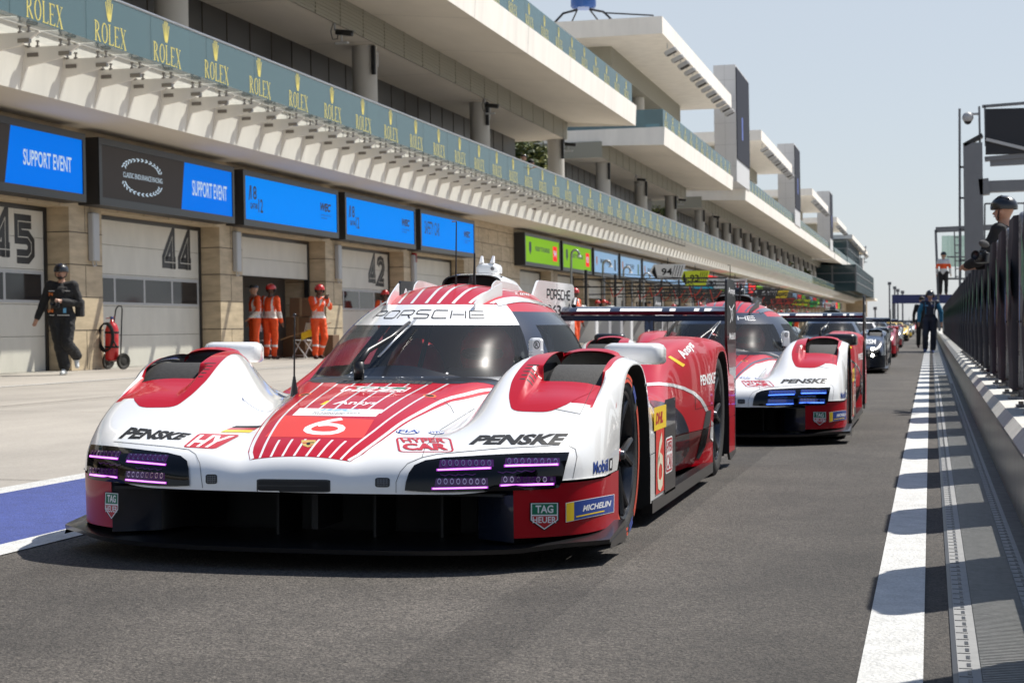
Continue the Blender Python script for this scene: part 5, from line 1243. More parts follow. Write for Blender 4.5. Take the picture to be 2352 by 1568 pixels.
# photographer above the hoop barriers
pb=at(2311,462,1.80,2); hp=at(2311,482,18.6,1); hx,hy,hz=hp
person('photographer in black helmet leaning over the hoop barriers with a video camera',(hx,hy,hz-1.64),R(-115),dict(le=(.25,-.12,1.16),lw=(.12,-.34,1.10),re=(-.25,-.12,1.16),rw=(-.12,-.34,1.10)),top=M_blk,bulk=1.15,hat='helmet',hatm=M_hblk,fingers=True)
cm=at(2257,592,18.0,1); t=camera_prop('video camera with furry microphone held over the barrier tops',cm,R(-35),-10,.10); b=MB(); b.ball((.02,-.03,.13),(.035,.075,.035),mat('fur',(.10,.10,.10),.95,bump=1,bscale=200),14,10); b.build('microphone',t)
# marshal on the ladder of the far stand
g=at(2167,588,75.6,1); person('marshal in white and orange vest standing on the far steel stand',(g.x,g.y,g.z-1.6),R(170),dict(),top=M_wtc,legs=M_blk,hat='helmet',hatm=M_hblk,vest=lambda c,m: M_org2 if 1.1<c.z<1.28 else M_wtc,vox=.025)
# woman on the balcony, spectators farther on
def on_balcony(px,py,lab,bx=1.75,**k):
    q=bat(px,py,bx); w=BM@Vector((bx,q.y,q.z-1.64)); return person(lab,w,R(k.pop('rz',90)),vox=.022,**k)
on_balcony(1199,362,'red haired woman in a black cap leaning on the first floor railing',top=M_wtc,hat='cap',rz=110,J=dict(lw=(.1,-.35,1.3),le=(.25,-.15,1.25)))
on_balcony(1217,374,'spectator holding a phone beside the red haired woman on the balcony',top=M_wtc,rz=80)
for k,(px,py) in enumerate(((1786,596),(1812,606),(1742,577))): on_balcony(px,py,('spectator in white on the first floor balcony above the middle garages','spectator in dark clothes beside the one in white on the balcony','spectator at a column of the first floor balcony')[k],top=(M_wtc,M_blk,M_blk)[k],rz=90)
# ================================================================ LED signs over the garages
S_bl=mat('led_blue',(.0,.13,.60),.6,spec=.05,emit=.62); S_b2=mat('led_azure',(.0,.19,.70),.6,spec=.05,emit=.62); S_dk=mat('led_dark',(.045,.04,.038),.5,spec=.05,emit=.25); S_wt=mat('led_white',(.5,.62,.72),.6,spec=.05,emit=.4); S_ink=mat('led_ink',(.006,.02,.06),.5); S_gr=mat('led_green',(.19,.40,.02),.6,spec=.05,emit=.55)
S_rd=mat('led_red',(.75,.03,.03),.6,spec=.05,emit=.7); S_sk=mat('led_sky',(.28,.45,.66),.6,spec=.05,emit=.4); S_mesh=mat('sign_side_mesh',(.018,.016,.015),.5,bump=1.0,bscale=60)
def sign(k,lab,parts,y0=None):
    y0=29.97+PER*k; W=6.47; t=thing('led_sign',lab,'sign',M=BM@Matrix.Translation((.3,y0,2.97)),group='led signs above the garages')
    b=MB(); b.box((0,0,0),(.40,W,1.21),S_mesh); b.box((.40,0,0),(.425,W,.14),M_frame); b.box((.40,0,1.09),(.425,W,1.21),M_frame); b.box((.40,0,.14),(.425,.12,1.09),M_frame); b.box((.40,W-.10,.14),(.425,W,1.09),M_frame); o=b.build('frame'); o.parent=t
    b=MB(); x=.404; u0,v0,uw,vh=.12,.14,W-.22,.95
    for i,(vf,q,m) in enumerate(parts):
        (a,c,d,e)=q; place2d(b,vf,(x+.0008*i,u0+a*uw,v0+c*vh),(0,(d-a)*uw,0),(0,0,(e-c)*vh),m)
    o=b.build('screen'); o.parent=t; return t
U=rect(0,0,1,1)
def slant(a): return poly([(0,0),(1,0),(1,1),(a,1)])
laurel=[]
def laur():
    V=[];F=[]
    for s in(-1,1):
        for i in range(13):
            a=PI*(.06+.88*i/12); r=1.0
            for rr in (.93,1.07):
                cx,cy=rr*math.cos(a),s*rr*.55*math.sin(a)*1.0+s*.28; th=a*s+PI/2+(.5 if rr<1 else -.5)
                pts=[(cx+.085*math.cos(q)*math.cos(th)-.03*math.sin(q)*math.sin(th),cy+.085*math.cos(q)*math.sin(th)+.03*math.sin(q)*math.cos(th)) for q in [2*PI*k/8 for k in range(8)]]
                k=len(V); V+=pts; F.append(tuple(range(k,k+8)))
    return [( (x+1.15)/2.3,(y+.95)/1.9) for x,y in V],F
SUP=lambda a,c,d,e:(text2d('SUPPORT EVENT',.015),(a,c,d,e),S_wt)
QT=[(text2d('18',.02),(.055,.48,.115,.80),S_ink),(text2d('12',.02),(.13,.20,.175,.52),S_ink),(text2d('QATAR',.04),(.05,.24,.125,.40),S_ink),(poly([(0,0),(.35,0),(.9,1),(.55,1)]),(.035,.45,.06,.80),S_ink)]
WE=[(text2d('WEC',.05,.3),(.80,.50,.93,.72),S_ink),(text2d('FIA WORLD ENDURANCE'),(.80,.38,.93,.43),S_ink),(text2d('CHAMPIONSHIP'),(.80,.30,.88,.35),S_ink)]
sign(-1,'led sign above door 45 with white SUPPORT EVENT on blue beside a dark half',[(U,(0,0,1,1),S_dk),(slant(.08),(.56,0,1,1),S_bl),SUP(.66,.36,.935,.64)])
sign(0,'led sign above door 44 with laurel emblem and SUPPORT EVENT lettering',[(U,(0,0,1,1),S_dk),(slant(.07),(.57,0,1,1),S_bl),SUP(.66,.33,.955,.66),(laur(),(.13,.12,.43,.90),S_wt),(text2d('CLASSIC ENDURANCE RACING'),(.145,.46,.425,.56),S_wt)])
sign(1,'blue led sign with QATAR 1812 and WEC logos above the open garage',[(U,(0,0,1,1),S_b2)]+QT+WE)
sign(2,'blue led sign with QATAR 1812 and WEC logos above door 42',[(U,(0,0,1,1),S_b2)]+QT+WE)
sign(3,'blue led sign reading SAFETY CAR beside the plain stone wall',[(U,(0,0,1,1),S_b2),(text2d('SAFETY CAR',.01),(.06,.38,.33,.80),S_ink)]+WE)
for k,n in ((5,'94'),(6,'93')):
    sign(k,'green led sign with a dark shield and red number %s square'%n,[(U,(0,0,1,1),S_gr),(poly([(.5,0),(1,.4),(.9,1),(.1,1),(0,.4)]),(.10,.28,.17,.80),S_ink),(text2d('PEUGEOT TOTALENERGIES',.03),(.28,.48,.70,.66),S_ink),(U,(.80,.18,.93,.80),S_rd),(text2d(n,.03),(.82,.36,.91,.64),S_wt)])
for k in range(7,12):
    sign(k,['first pale blue led sign after the green signs, with small crest','second pale blue led sign with crest and green square','third pale blue led sign, partly behind the number 94 board','fourth pale blue led sign behind the hanging number boards','fifth pale blue led sign behind the hanging number boards'][k-7],[(U,(0,0,1,1),S_sk),(poly([(.5,0),(1,.4),(.9,1),(.1,1),(0,.4)]),(.08,.30,.14,.75),M_org),(text2d('MANTHEY',.03),(.26,.45,.68,.68),S_ink),(U,(.84,.2,.91,.75),M_gn if k==8 else S_ink)])
for k in range(12,40): 
    sign(k,'distant pale led sign in the far part of the garage row',[(U,(0,0,1,1),(S_sk,S_rd,S_gr,S_dk)[k%4]),(U,(.3,.4,.7,.65),S_ink)])
# ================================================================ small things in front of the garages
# wheeled fire extinguisher
def extinguisher(loc,rz,lab):
    t=thing('fire_extinguisher',lab,'fire extinguisher',loc,rz)
    b=MB(); b.lathe([(0,.17),(.11,.18),(.135,.22),(.135,.80),(.10,.90),(.04,.95),(.03,1.0),(0,1.0)],mat('extinguisher_red',(.55,.012,.015),.3,coat=.5),None,24); b.build('cylinder',t,smooth=True)
    b=MB(); 
    for z in (.45,.74): b.lathe([(.137,z-.02),(.142,z-.015),(.142,z+.015),(.137,z+.02)],M_blk,None,24)
    b.build('band',t)
    b=MB(); b.tube([(-.10,.14,.2),(-.11,.16,.9),(-.09,.20,1.2),(-.05,.22,1.27),(.05,.22,1.27),(.09,.20,1.2),(.11,.16,.9),(.10,.14,.2)],.014,M_blk,8); b.tube([(-.22,.1,.165),(.22,.1,.165)],.014,M_lgrey,8); b.build('handle_frame',t,smooth=True)
    b=MB(); P=[]
    for i in range(110):
        a=2*PI*i/22; r=.20+.012*math.sin(i*.31); P.append((r*math.sin(a)*.95,-.14-.012*(i%22)/22-.010*(i//22),.66+r*1.45*math.cos(a)*.95-.01*(i//22)))
    b.tube(P,.014,M_blk,6); b.tube([(.18,-.14,.6),(.24,-.12,.48),(.26,-.1,.44)],[.014,.018,.03],M_blk,8); b.build('hose',t,smooth=True)
    b=MB(); b.tube([(0,0,.98),(0,-.02,1.06)],.028,M_hub,8); b.tube([(-.13,-.03,1.02),(.1,-.02,1.05)],.010,M_rt,6); b.ball((.05,-.04,1.03),.03,M_bp,10,6); b.build('valve',t)
    for sx in(-1,1):
        b=MB(); Mx=Matrix.Translation((sx*.22,.1,.165))@Matrix.Rotation(PI/2,4,'Y'); b.lathe([(0,-.02),(.05,-.025),(.09,-.012),(.12,-.03),(.155,-.035),(.165,-.015),(.165,.015),(.155,.035),(.12,.03),(.09,.012),(.05,.025),(0,.02)],mat('trolley_tyre',(.03,.027,.022),.8),Mx,28); b.build('wheel',t,auto=40)
    return t
g=G(257,848); e=extinguisher((g.x,g.y,0),R(-20),'red wheeled fire extinguisher with coiled black hose in front of door 44'); e.scale=(.92,)*3
g=G(806,812); e2=extinguisher((g.x,g.y,0),R(-10),'red wheeled fire extinguisher beside the stone pier of door 42, behind the windscreen')
def folding_chair(loc,rz,lab,flag=False):
    t=thing('folding_chair',lab,'chair',loc,rz); m=mat('chair_white',(.6,.6,.6),.5)
    for sx in(-1,1):
        b=MB(); b.tube([(sx*.21,-.22,.0),(sx*.20,.16,.62),(sx*.19,.22,.86)],.012,m,6); b.build('leg',t); b=MB(); b.tube([(sx*.19,.24,.0),(sx*.19,-.18,.44)],.012,m,6); b.build('leg',t)
    b=MB(); b.bbox((-.2,-.2,.43),(.2,.2,.45),m,.02); b.tube([(-.2,-.2,.08),(.2,-.2,.08)],.009,m,6); b.build('seat',t)
    b=MB(); b.bbox((-.19,.2,.64),(.19,.23,.86),m,.02); b.build('backrest',t); return t
g=G(608,824); folding_chair((g.x,g.y-.2,0),R(60),'white folding chair in front of the two marshals in the open garage')
g=G(700,823); fc=folding_chair((g.x,g.y,0),R(-30),'white folding chair with a yellow flag on it beside the phone marshal')
b=MB(); b.grid([[(.0+.075*i,.03*math.sin(i*1.3)+.02*j,.60+.035*i-.06*j+.02*math.sin(i)) for j in range(4)] for i in range(8)],mat('yellow_flag',(.75,.58,.02),.7)); b.tube([(-.5,.0,.45),(.72,.05,.86)],.010,mat('wood_stick',(.3,.18,.08),.6),6)
o=b.build('yellow_flag',M=Matrix.Translation((g.x,g.y-.25,0))@Matrix.Rotation(R(20),4,'Z')); tag(o,'yellow flag on a stick lying across the folding chair','flag')
M_card=mat('cardboard',(.13,.07,.035),.8,var=.1,scale=3); g=G(672,822); k=0
for (dx,dy,z,w_,h_,lab) in ((.0,.4,0,.62,.5,'cardboard box at the bottom left of the stack in the open garage'),(.7,.5,0,.5,.55,'cardboard box on the garage floor right of the stack'),(.05,.4,.51,.60,.48,'cardboard box in the middle of the stack in the open garage'),(.1,.42,1.0,.55,.46,'topmost cardboard box of the stack in the open garage')):
    b=MB(); b.bbox((-w_/2,-.22,0),(w_/2,.22,h_),M_card,.008); b.box((-.03,-.224,0),(.03,-.2195,h_),mat('parcel_tape',(.22,.15,.08),.4)); o=b.build('cardboard_box',M=Matrix.Translation((g.x+dx,g.y+dy,z+.011))@Matrix.Rotation(R(6*k-8),4,'Z')); tag(o,lab,'box','boxes in the open garage'); k+=1
b=MB(); q=bat(947,592,.3); b.bbox((.30,-.12,-.14),(.42,.12,.14),mat('alarm_red',(.45,.02,.02),.5),.02); b.tube([(.36,-.04,-.14),(.36,-.06,-.22)],.012,M_black,6); o=b.build('alarm_box',M=BM@Matrix.Translation((0,q.y,q.z)),auto=40); tag(o,'small red alarm box on the stone beside door 41','alarm box')
# cctv cameras under the first floor ceiling
def cctv(px,py,lab,bx=.05,s=1.0):
    q=bat(px,py,bx); t=thing('cctv_camera',lab,'camera',M=BM@Matrix.Translation((bx,q.y,8.62))@Matrix.Scale(s*.72,4)); zz=0
    b=MB(); b.tube([(-.1,0,.22),(-.1,0,-.02),(-.05,0,-.06),(.1,0,-.06)],.035,M_galv,8); b.tube([(-.12,-.1,.2),(-.2,-.16,-.1),(-.15,-.12,-.38),(.0,-.02,-.36),(.02,0,-.2)],.018,M_black,6); b.build('arm',t).parent=t
    b=MB(); Mx=Matrix.Rotation(R(8),4,'Y'); b.bbox((-.05,-.11,-.20),(.62,.11,-.02),M_frame,.04,Mx); b.box((-.1,-.13,-.022),(.68,.13,-.008),M_grey,Mx); b.build('camera_housing',t,auto=40)
    b=MB(); b.bbox((-.1,-.06,-.55),(.42,.06,-.47),M_lgrey,.02); b.tube([(.15,0,-.2),(.15,0,-.5)],.04,M_lgrey,8); b.build('bracket',t); return t
names=['largest cctv camera under the balcony ceiling, before the second column','cctv camera under the ceiling beside the third column','cctv camera at the last column before the trees','cctv camera under the ceiling at the second block','cctv camera over the middle columns of the second block','distant cctv camera over the columns of the third block']
for i,(px,py) in enumerate(((775,75),(1118,240),(1300,330),(1465,412),(1560,462),(1640,510))): cctv(px,py,names[i])
# ================================================================ pit rigs: booms, hose lamps, tanks, number boards
def board(t_y,px0,py0,px1,py1,num,col,ink,lab,x=None):
    a=at(px0,min(py0,py1),t_y,1); c=at(px1,max(py0,py1),t_y,1); w_=c.x-a.x; h_=a.z-c.z
    t=thing('number_board',lab,'sign',((a.x+c.x)/2,t_y,(a.z+c.z)/2))
    b=MB(); P=[(-w_*.5,h_*.0),(-w_*.38,h_*.5),(w_*.5,h_*.5),(w_*.36,-h_*.5),(-w_*.30,-h_*.5)]
    b.prism(P,-.03,.03,col,Matrix(((1,0,0,0),(0,0,1,0),(0,1,0,0),(0,0,0,1)))); 
    v,f,_=text2d(num,.03); b.add([(-w_*.17+p*w_*.30,-.034,-h_*.22+q*h_*.46) for p,q in v],f,ink)
    for i in range(4): b.add([(w_*(.20+.07*i)-.0,-.034,h_*.42),(w_*(.20+.07*i)+.03,-.034,h_*.42),(w_*(.12+.07*i)+.03,-.034,-h_*.3),(w_*(.12+.07*i),-.034,-h_*.3)],[(0,1,2,3)],ink)
    b.add([(-w_*.44,-.034,0),(-w_*.36,-.034,h_*.42),(-w_*.27,-.034,-h_*.42),(-w_*.33,-.034,-h_*.42)],[(0,1,2,3)],ink); b.build('panel',t)
    b=MB(); b.tube([(0,.0,h_*.5),(0,0,h_*.5+.25)],.02,M_black,6); b.build('hanger',t); return t
Wb=mat('board_white',(.7,.7,.7),.5); Yb=mat('board_yellow',(.62,.72,.03),.5); Bb=mat('board_cyan',(.05,.45,.65),.5); Kb=mat('board_black',(.02,.02,.02),.5); Y2=mat('board_amber',(.8,.6,.03),.5); Rb=mat('board_red',(.7,.05,.03),.5); Gb=mat('board_green',(.05,.5,.12),.5)
for a in ((75,1492,642,1575,607,'94',Wb,M_ink,'white number board 94 with dark stripes hanging over the pit box'),(82,1563,656,1630,622,'93',Yb,M_ink,'yellow green number board 93 hanging behind board 94'),(89,1606,664,1672,637,'92',Wb,M_ink,'white and blue number board 92 hanging over the third pit box'),
  (96,1660,668,1716,641,'91',Wb,M_rt,'white and magenta number board behind board 92'),(118,1728,684,1790,663,'61',Kb,M_wt,'black number board 61'),(122,1768,686,1812,667,'60',Y2,M_ink,'amber number board 60 beside board 61'),(132,1772,697,1828,684,'21',Rb,M_ink,'red number board below the amber one'),
  (140,1806,701,1862,688,'007',Yb,M_ink,'yellow green number board 007'),(146,1840,705,1880,692,'27',Gb,M_ink,'green number board 27'),(165,1890,708,1920,694,'36',Wb,M_rt,'small white number board in the far pit boxes')): board(*a)
b=MB(); g=at(1625,660,88.9,1); b.box((g.x-.7,88.85,g.z-.12),(g.x+.3,88.9,g.z+.12),Bb); o=b.build('cyan_panel'); tag(o,'cyan panel fixed low on number board 92','panel')
def rig(y,i):
    t=thing('pit_boom',['nearest','second','third','fourth','fifth','sixth','seventh','eighth','ninth','tenth','eleventh','twelfth'][i]+' black overhead pit boom on its silver post in the garage row','pit boom',(0,y,0),group='overhead pit booms')
    b=MB(); b.tube([(-13.6,0,0),(-13.6,0,3.0)],.06,M_black,8); b.tube([(-12.9,.3,0),(-12.9,.3,2.7)],.04,M_galv,8); b.build('post',t)
    b=MB()
    for z,x1 in ((2.30,-8.4),(2.62,-7.9)): b.tube([(-14.2,0,z),(x1,.1,z+.03)],.035,M_black,6)
    for k in range(7): b.tube([(-13.8+.85*k,0,2.62),(-13.4+.85*k,0,2.3)],.018,M_black,5)
    b.tube([(-13.5,.1,2.0),(-9.0,.8,2.08)],.03,M_black,6); b.tube([(-13.5,.1,2.9),(-9.6,-.2,2.65)],.012,M_black,5); b.build('boom',t)
    b=MB()
    for k in range(5): b.tube([(-12.6+.8*k,.05,2.3),(-12.5+.8*k,.1,1.9-.2*(k%2)),(-12.3+.8*k,.1,2.0),(-12.1+.8*k,.1,2.28)],.02,M_black if k%2 else mat('red_hose',(.5,.04,.02),.6),5)
    b.build('hose',t); return t
def lamp_hook(px,py,Y,lab):
    a=at(px,py,Y,1); t=thing('hook_lamp',lab,'lamp post',(a.x,Y,0)); h_=a.z
    b=MB(); b.tube([(0,0,0),(0,0,h_-.22)]+[(.16-.16*math.cos(q),0,h_-.22+.2*math.sin(q)) for q in [PI*j/8 for j in range(1,9)]],.045,M_galv,8); b.build('post',t,smooth=True)
    b=MB(); b.tube([(.32,0,h_-.22),(.32,0,h_-.30)],[.05,.10],M_wtc,10); b.build('lamp_head',t); return t
def tank(px,py,Y,lab,num=None,s=1.0):
    a=at(px,py,Y,1); t=thing('fuel_tank',lab,'fuel tank',(a.x,Y,0)); z=a.z-.35*s
    b=MB(); b.lathe([(0,z),(.28*s,z+.02),(.30*s,z+.06),(.30*s,z+.62*s),(.24*s,z+.70*s),(0,z+.72*s)],mat('tank_silver',(.55,.55,.54),.35,metal=.5),None,20); b.build('drum',t,auto=40)
    b=MB(); b.tube([(-.2,0,0),(-.2,0,z)],.03,M_black,6); b.tube([(.2,0,0),(.2,0,z)],.03,M_black,6); b.tube([(0,.1,z+.7*s),(0,.1,z+1.0)],.03,M_black,6); b.tube([(-.25,0,z*.5),(.25,0,z*.5)],.02,M_black,6); b.build('stand',t)
    if num: b=MB(); place2d(b,text2d(num),(-.12,-.305,z+.2),(.22,0,0),(0,0,.3),M_ink); b.build('number',t)
    return t
for i in range(12): rig(72+7*i+(i>4)*3,i)
for i,(px,py,Y) in enumerate(((1312,573,70),(1385,597,73),(1432,612,79),(1478,626,84))): lamp_hook(px,py,Y,['curved silver lamp post nearest, in front of the first green sign','second curved lamp post before the pale blue signs','third curved lamp post among the booms','fourth curved lamp post among the booms'][i])
for i,(px,py,Y,n) in enumerate(((1331,722,69,'5'),(1316,715,72,None),(1398,722,74,'6'),(1428,725,78,None),(1462,725,82,None),(1485,727,85,None),(1560,733,95,None))): tank(px,py,Y,['silver fuel tank with number 5 behind the shark fin','silver fuel tank left of the numbered one','silver fuel tank marked 6 above the rear wing','plain silver fuel tank right of tank 6','wide silver fuel tank in the middle of the booms','silver fuel tank beside the wide one','silver fuel tank farthest along the booms'][i],n)
M_cab=mat('cabinet_grey',(.30,.30,.31),.5); M_cabw=mat('cabinet_white',(.6,.6,.6),.5)
for i,(px,Y,w_,h_,m) in enumerate(((1345,68,.9,1.3,M_cabw),(1372,69,1.0,1.2,M_cab),(1402,70,.9,1.25,M_cab),(1432,73,.7,1.35,M_cabw),(1465,76,.9,1.2,M_cabw),(1500,79,.8,1.25,M_cab),(1530,83,.8,1.2,M_cabw),(1552,88,.9,1.15,M_cab))):
    g=at(px,770,Y,1); t=thing('equipment_cabinet',['first white','first grey','second grey','narrow white','wide white','third grey','last white','farthest grey'][i]+' equipment cabinet behind the rear wing of car number 6','cabinet',(g.x,Y,0))
    b=MB(); b.bbox((-w_/2,-.3,.08),(w_/2,.3,h_),m,.03); b.add([(-w_*.4,-.3015,.2),(-w_*.2,-.3015,.2),(w_*.35,-.3015,h_*.9),(w_*.15,-.3015,h_*.9)],[(0,1,2,3)],M_lgrey if m is M_cab else M_cab); b.build('cabinet_body',t)
    for sx in(-1,1): b=MB(); b.tube([(sx*w_*.35,-.2,.04),(sx*w_*.35,.2,.04)],.04,M_black,8); b.build('castor',t)
    b=MB(); b.tube([(-w_*.3,-.32,h_*.8),(w_*.3,-.32,h_*.8)],.012,M_alu,6); b.build('handle',t)
# crew around the boxes: a few figures, copied
base=[person('crew member in black overalls with orange helmet, nearest of the pit crew behind the wing',(-12.6,70.5,0),R(30),dict(lw=(.1,-.3,1.0)),top=M_blk,hat='helmet',hatm=M_hred,vox=.028),
 person('crew member in orange overalls standing left among the fuel tanks',(-13.2,72.5,0),R(-20),dict(),top=M_org2,hat='helmet',hatm=M_hred,vox=.028,vest=vest_marshal),
 person('crew member in denim and dark top between the cabinets',(-11.4,74.5,0),R(10),dict(rw=(-.1,-.3,1.1)),top=M_navy,legs=M_jean,hat='cap',vox=.028),
 person('crew member in bright green overalls in the far pit boxes',(-9.4,124,0),R(0),dict(),top=mat('green_suit',(.05,.55,.08),.7),hat='helmet',vox=.028)]
for i in range(22):
    sr=base[i%3] if i<14 else base[(i)%4]; c=copy_tree(sr); Y=76+i*4.4; c.location=(-13.4+((i*37)%50)/10*.9,Y,0); c.rotation_euler=(0,0,R((i*83)%360)); c['label']='crew member standing in the crowd around the pit booms'; c['group']='pit crew in the distance'
# ================================================================ right side: steel tower with screen, far stand, bridge
def gobj(name,lab,cat,Y,fn):
    t=thing(name,lab,cat); fn(t); return t
Y=57.0
def A(px,py,y=None): return at(px,py,Y if y is None else y,1)
def bar(b,p0,p1,w_,m,dy=.15): # flat bar between pixel points at depth Y
    a=A(*p0);c=A(*p1); d=(c-a).normalized(); s=Vector((d.z,0,-d.x))*w_/2
    v=[a-s,a+s,c+s,c-s]; b.add([p+Vector((0,-dy,0)) for p in v]+[p+Vector((0,dy,0)) for p in v],[(0,1,2,3),(7,6,5,4),(0,4,5,1),(1,5,6,2),(2,6,7,3),(3,7,4,0)],m)
def tower(t):
    b=MB(); bar(b,(2234,330),(2240,760),.56,M_grey,.3); b.build('column',t); b=MB(); bar(b,(2214,335),(2256,312),.12,M_black,.3); bar(b,(2217,345),(2219,410),.10,M_black,.1); b.build('cable_cover',t)
    b=MB(); bar(b,(2256,430),(2420,424),.34,M_grey,.25); bar(b,(2258,412),(2262,448),.3,M_grey,.3); b.build('cross_beam',t)
    b=MB(); bar(b,(2262,366),(2420,352),.14,M_grey,.15); bar(b,(2256,245),(2420,232),.08,M_grey,.08); bar(b,(2249,245),(2251,336),.06,M_grey,.08); bar(b,(2262,245),(2264,336),.05,M_grey,.08); bar(b,(2274,374),(2420,366),.22,M_grey,.1); b.build('screen_frame',t)
    b=MB(); a=A(2264,252);c=A(2420,352); b.box((a.x,Y-.2,c.z),(c.x,Y+.1,a.z),mat('big_screen_back',(.012,.013,.018),.6)); b.build('screen',t)
    b=MB(); bar(b,(2264,322),(2420,352+8),.09,M_lgrey,.3); b.build('brace',t)
    b=MB(); bar(b,(2204,250),(2205,760),.07,M_grey,.05)
    for py in (384,455,527,598,665,730): bar(b,(2204,py),(2216,py),.06,M_grey,.05)
    b.build('ladder',t)
    b=MB(); bar(b,(2262,468),(2420,466),.05,M_grey,.05); bar(b,(2262,468),(2261,640),.05,M_grey,.05); b.build('handrail',t)
    b=MB(); bar(b,(2226,262),(2250,262),.06,M_lgrey,.05); a=A(2223,270); b.ball(a,(.17,.17,.17),M_lgrey,16,10); b.ball(a-Vector((0,0,.10)),(.12,.12,.12),M_black,14,8); b.build('dome_camera',t,smooth=True)
gobj('screen_tower','tall grey steel tower carrying a large dark screen behind the hoop barriers','tower',Y,tower)
Y=76.0
def stand(t):
    b=MB(); 
    for (p,q,w_) in (((2149,528),(2158,760),.10),((2279,523),(2278,640),.12),((2149,528),(2282,522),.22),((2178,640),(2262,640),.08),((2175,590),(2262,590),.05)): bar(b,p,q,w_,M_grey,.1)
    bar(b,(2160,700),(2168,760),.05,M_galv,.05); b.build('frame',t)
    b=MB(); a=A(2163,541);c=A(2232,612); b.box((a.x,Y+.1,c.z),(c.x,Y+.12,a.z),glass('stand_glass',(.75,.85,.80),refl=.05,trans=.85)); b.build('glass_panel',t)
    b=MB(); bar(b,(2192,530),(2195,640),.05,M_grey,.05); bar(b,(2207,530),(2207,640),.05,M_grey,.05)
    for k in range(6): bar(b,(2193,545+18*k),(2207,545+18*k),.04,M_grey,.05)
    b.build('ladder',t)
gobj('marshal_stand','lower grey steel stand with glass panel and ladder, beyond the screen tower','stand',Y,stand)
Y=62.0
b=MB(); a=A(2255,618);c=A(2330,720); 
b.box((a.x,Y,c.z),(c.x,Y+1.5,a.z),mat('beige_canvas',(.42,.38,.31),.85,var=.1,scale=3)); b.prism([(a.x,0),(a.x+.5,0),(a.x+.2,.35)],Y-.1,Y+1.4,MATS['beige_canvas'],Matrix(((1,0,0,0),(0,0,1,0),(0,1,0,a.z-.02),(0,0,0,1)))); o=b.build('canvas_tent'); tag(o,'beige canvas cover above the barrier tops below the steel tower','tent')
b=MB(); a=A(2225,668);c=A(2257,740); b.bbox((a.x,Y-2,c.z),(c.x,Y-1,a.z),M_cabw,.05); b.box((a.x-.2,Y-2.2,a.z-.45),(a.x+.02,Y-1.2,a.z-.1),M_black); o=b.build('timing_cabinet'); tag(o,'white cabinet beside the beige canvas on the pit wall','cabinet')
b=MB(); a=A(2264,640); b.lathe([(.0,-.03),(.20,-.03),(.22,.0),(.20,.03),(0,.03)],M_lgrey,Matrix.Translation((a.x-.55,Y,a.z-.25))@Matrix.Rotation(PI/2,4,'X'),20); b.tube([(a.x-.55,Y,a.z-.25),(a.x-.55,Y,a.z-1.5)],.03,M_lgrey,6); o=b.build('pedestal_fan'); tag(o,'small grey pedestal fan on the stand behind the barriers','fan')
Y=230.0
def bridge(t):
    a=A(2049,677);c=A(2400,696); b=MB(); b.box((a.x,Y-1,c.z),(c.x,Y+1,a.z),mat('bridge_navy',(.02,.03,.12),.5)); b.build('deck',t); b=MB(); a=A(2049,695);c=A(2054,742); b.box((a.x,Y-.4,-.1),(c.x,Y+.4,a.z),M_grey); b.build('leg',t)
gobj('overhead_bridge','navy blue overhead bridge crossing the lane far behind the walking man','bridge',Y,bridge)
Y=300.0; k=0
for px,py0 in ((2043,648),(2055,658),(2062,664),(2073,668),(2010,705),(2237,598)):
    t=thing('light_mast',['tallest thin light mast left of the navy bridge','second thin light mast above the bridge','third thin light mast above the bridge','fourth, shorter light mast above the bridge','small light mast left of the bridge','light mast with crossbar near the steel stand'][k],'light mast'); b=MB(); bar(b,(px,py0),(px+.5,742),.25,M_grey,.1); b.build('pole',t); b=MB(); bar(b,(px-4,py0+3),(px+4,py0+3),.5,M_grey,.2); b.build('lamp_head',t); k+=1
b=MB(); 
for i in range(26): a=A(1990+i*9,738+3*math.sin(i*2.1)); b.box((a.x-2,Y,-.5),(a.x+3,Y+4,a.z),M_grey if i%2 else M_lgrey)
o=b.build('distant_paddock'); tag(o,'low grey distant buildings under the bridge','distant buildings',kind='stuff')
# end of the building: lighting rack; roof-top drum aerial
t=thing('rooftop_aerial','blue drum aerial on black arched legs on top of the nearest roof slab','aerial'); Y=87.0; a=A(1340,6); b=MB(); b.lathe([(0,-.3),(.55,-.3),(.62,-.2),(.62,.5),(0,.55)],mat('drum_blue',(.015,.09,.33),.4),Matrix.Translation(a),24); b.lathe([(.625,.1),(.63,.2)],M_wt,Matrix.Translation(a),24); b.build('drum',t,auto=40)
b=MB(); 
for s in (-1,1):
    b.tube([a+Vector((s*.3,0,-.35)),a+Vector((s*1.0,0,-.5)),a+Vector((s*1.5,0,-1.0))],.06,M_black,6); b.tube([a+Vector((s*.3,0,-.35)),a+Vector((s*.7,.5,-.9))],.04,M_black,6)
b.tube([A(1385,30),A(1500,36),A(1510,60)],.04,M_black,5); b.build('legs',t)
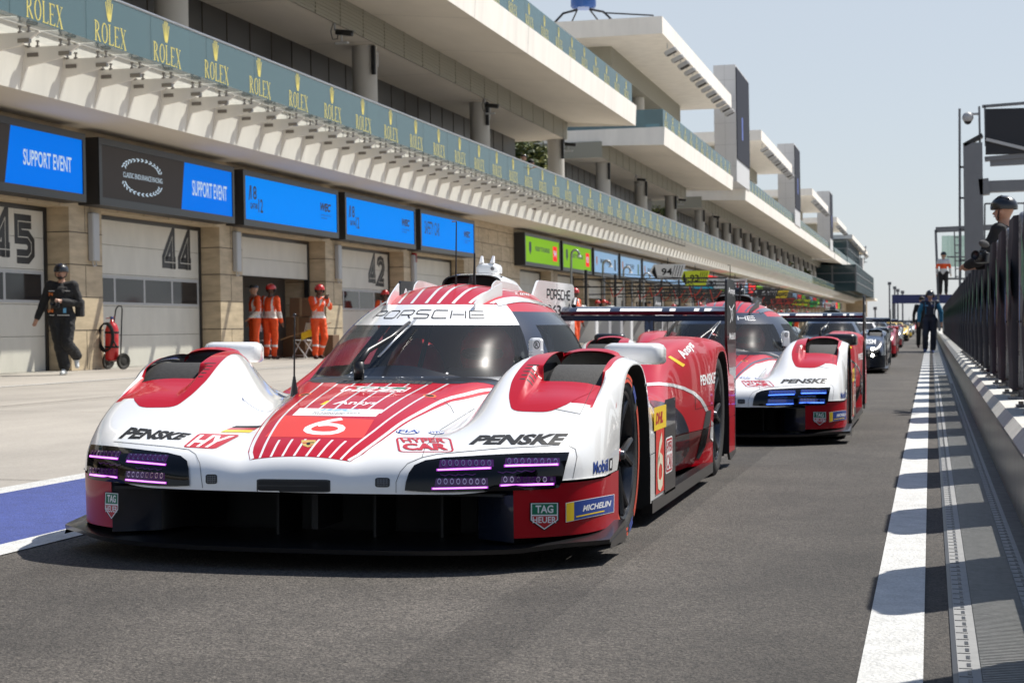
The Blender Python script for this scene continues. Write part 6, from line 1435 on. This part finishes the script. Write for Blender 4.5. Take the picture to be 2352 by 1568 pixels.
# ================================================================ trees between the blocks
LEAF=[mat('leaf_dark',(.035,.055,.015),.7),mat('leaf_mid',(.07,.095,.02),.7),mat('leaf_light',(.14,.15,.035),.7)]; M_bark=mat('bark',(.10,.07,.045),.9,var=.3,scale=8)
def tree(loc,h,rx,lab,n=2600,ls=.16,seed=1):
    r=random.Random(seed); t=thing('tree',lab,'tree',loc,group='trees between the building blocks')
    b=MB(); b.tube([(0,0,0),(.1,.05,h*.3),(.0,.1,h*.62)],[.16,.12,.07],M_bark,8)
    tips=[]
    for i in range(9):
        a=r.uniform(0,2*PI); z0=h*r.uniform(.25,.5); q=Vector((rx*.7*math.cos(a),rx*.7*math.sin(a),h*r.uniform(.45,.92))); b.tube([(0,.05,z0),(q.x*.5,q.y*.5,(z0+q.z)/2+.2),tuple(q)],[.06,.04,.015],M_bark,5); tips.append(q)
    b.build('trunk',t); b=MB()
    cl=tips+[Vector((r.gauss(0,rx*.45),r.gauss(0,rx*.45),h*r.uniform(.4,.97))) for _ in range(16)]
    for i in range(n):
        c=r.choice(cl); p=c+Vector((r.gauss(0,rx*.20),r.gauss(0,rx*.20),r.gauss(0,h*.055))); a=Vector((r.gauss(0,1),r.gauss(0,1),r.gauss(0,.6))).normalized()*ls; u=a.cross(Vector((r.gauss(0,1),r.gauss(0,1),r.gauss(0,1)))).normalized()*ls*.45
        b.add([p-a,p+u,p+a,p-u],[(0,1,2,3)],LEAF[min(2,int(r.random()*3))])
    b.build('crown',t)
for i,(bx_,by_,h,rx,lab) in enumerate(((-3.2,81.5,3.9,1.5,'bushy green tree in the gap between the first two blocks'),(-4.2,80.0,3.7,1.7,'darker tree behind it in the same first gap'),(-2.6,120.5,3.3,1.3,'tree in the gap before the third block'),(-.9,205,2.4,.9,'small tree on the balcony far along the building'),(-.9,236,2.4,.9,'small tree near the far end of the balcony'))):
    w=BM@Vector((bx_,by_,5.36)); tree(w,h,rx,lab,seed=i+2,ls=.15 if i<3 else .25,n=3600 if i<2 else 1500)
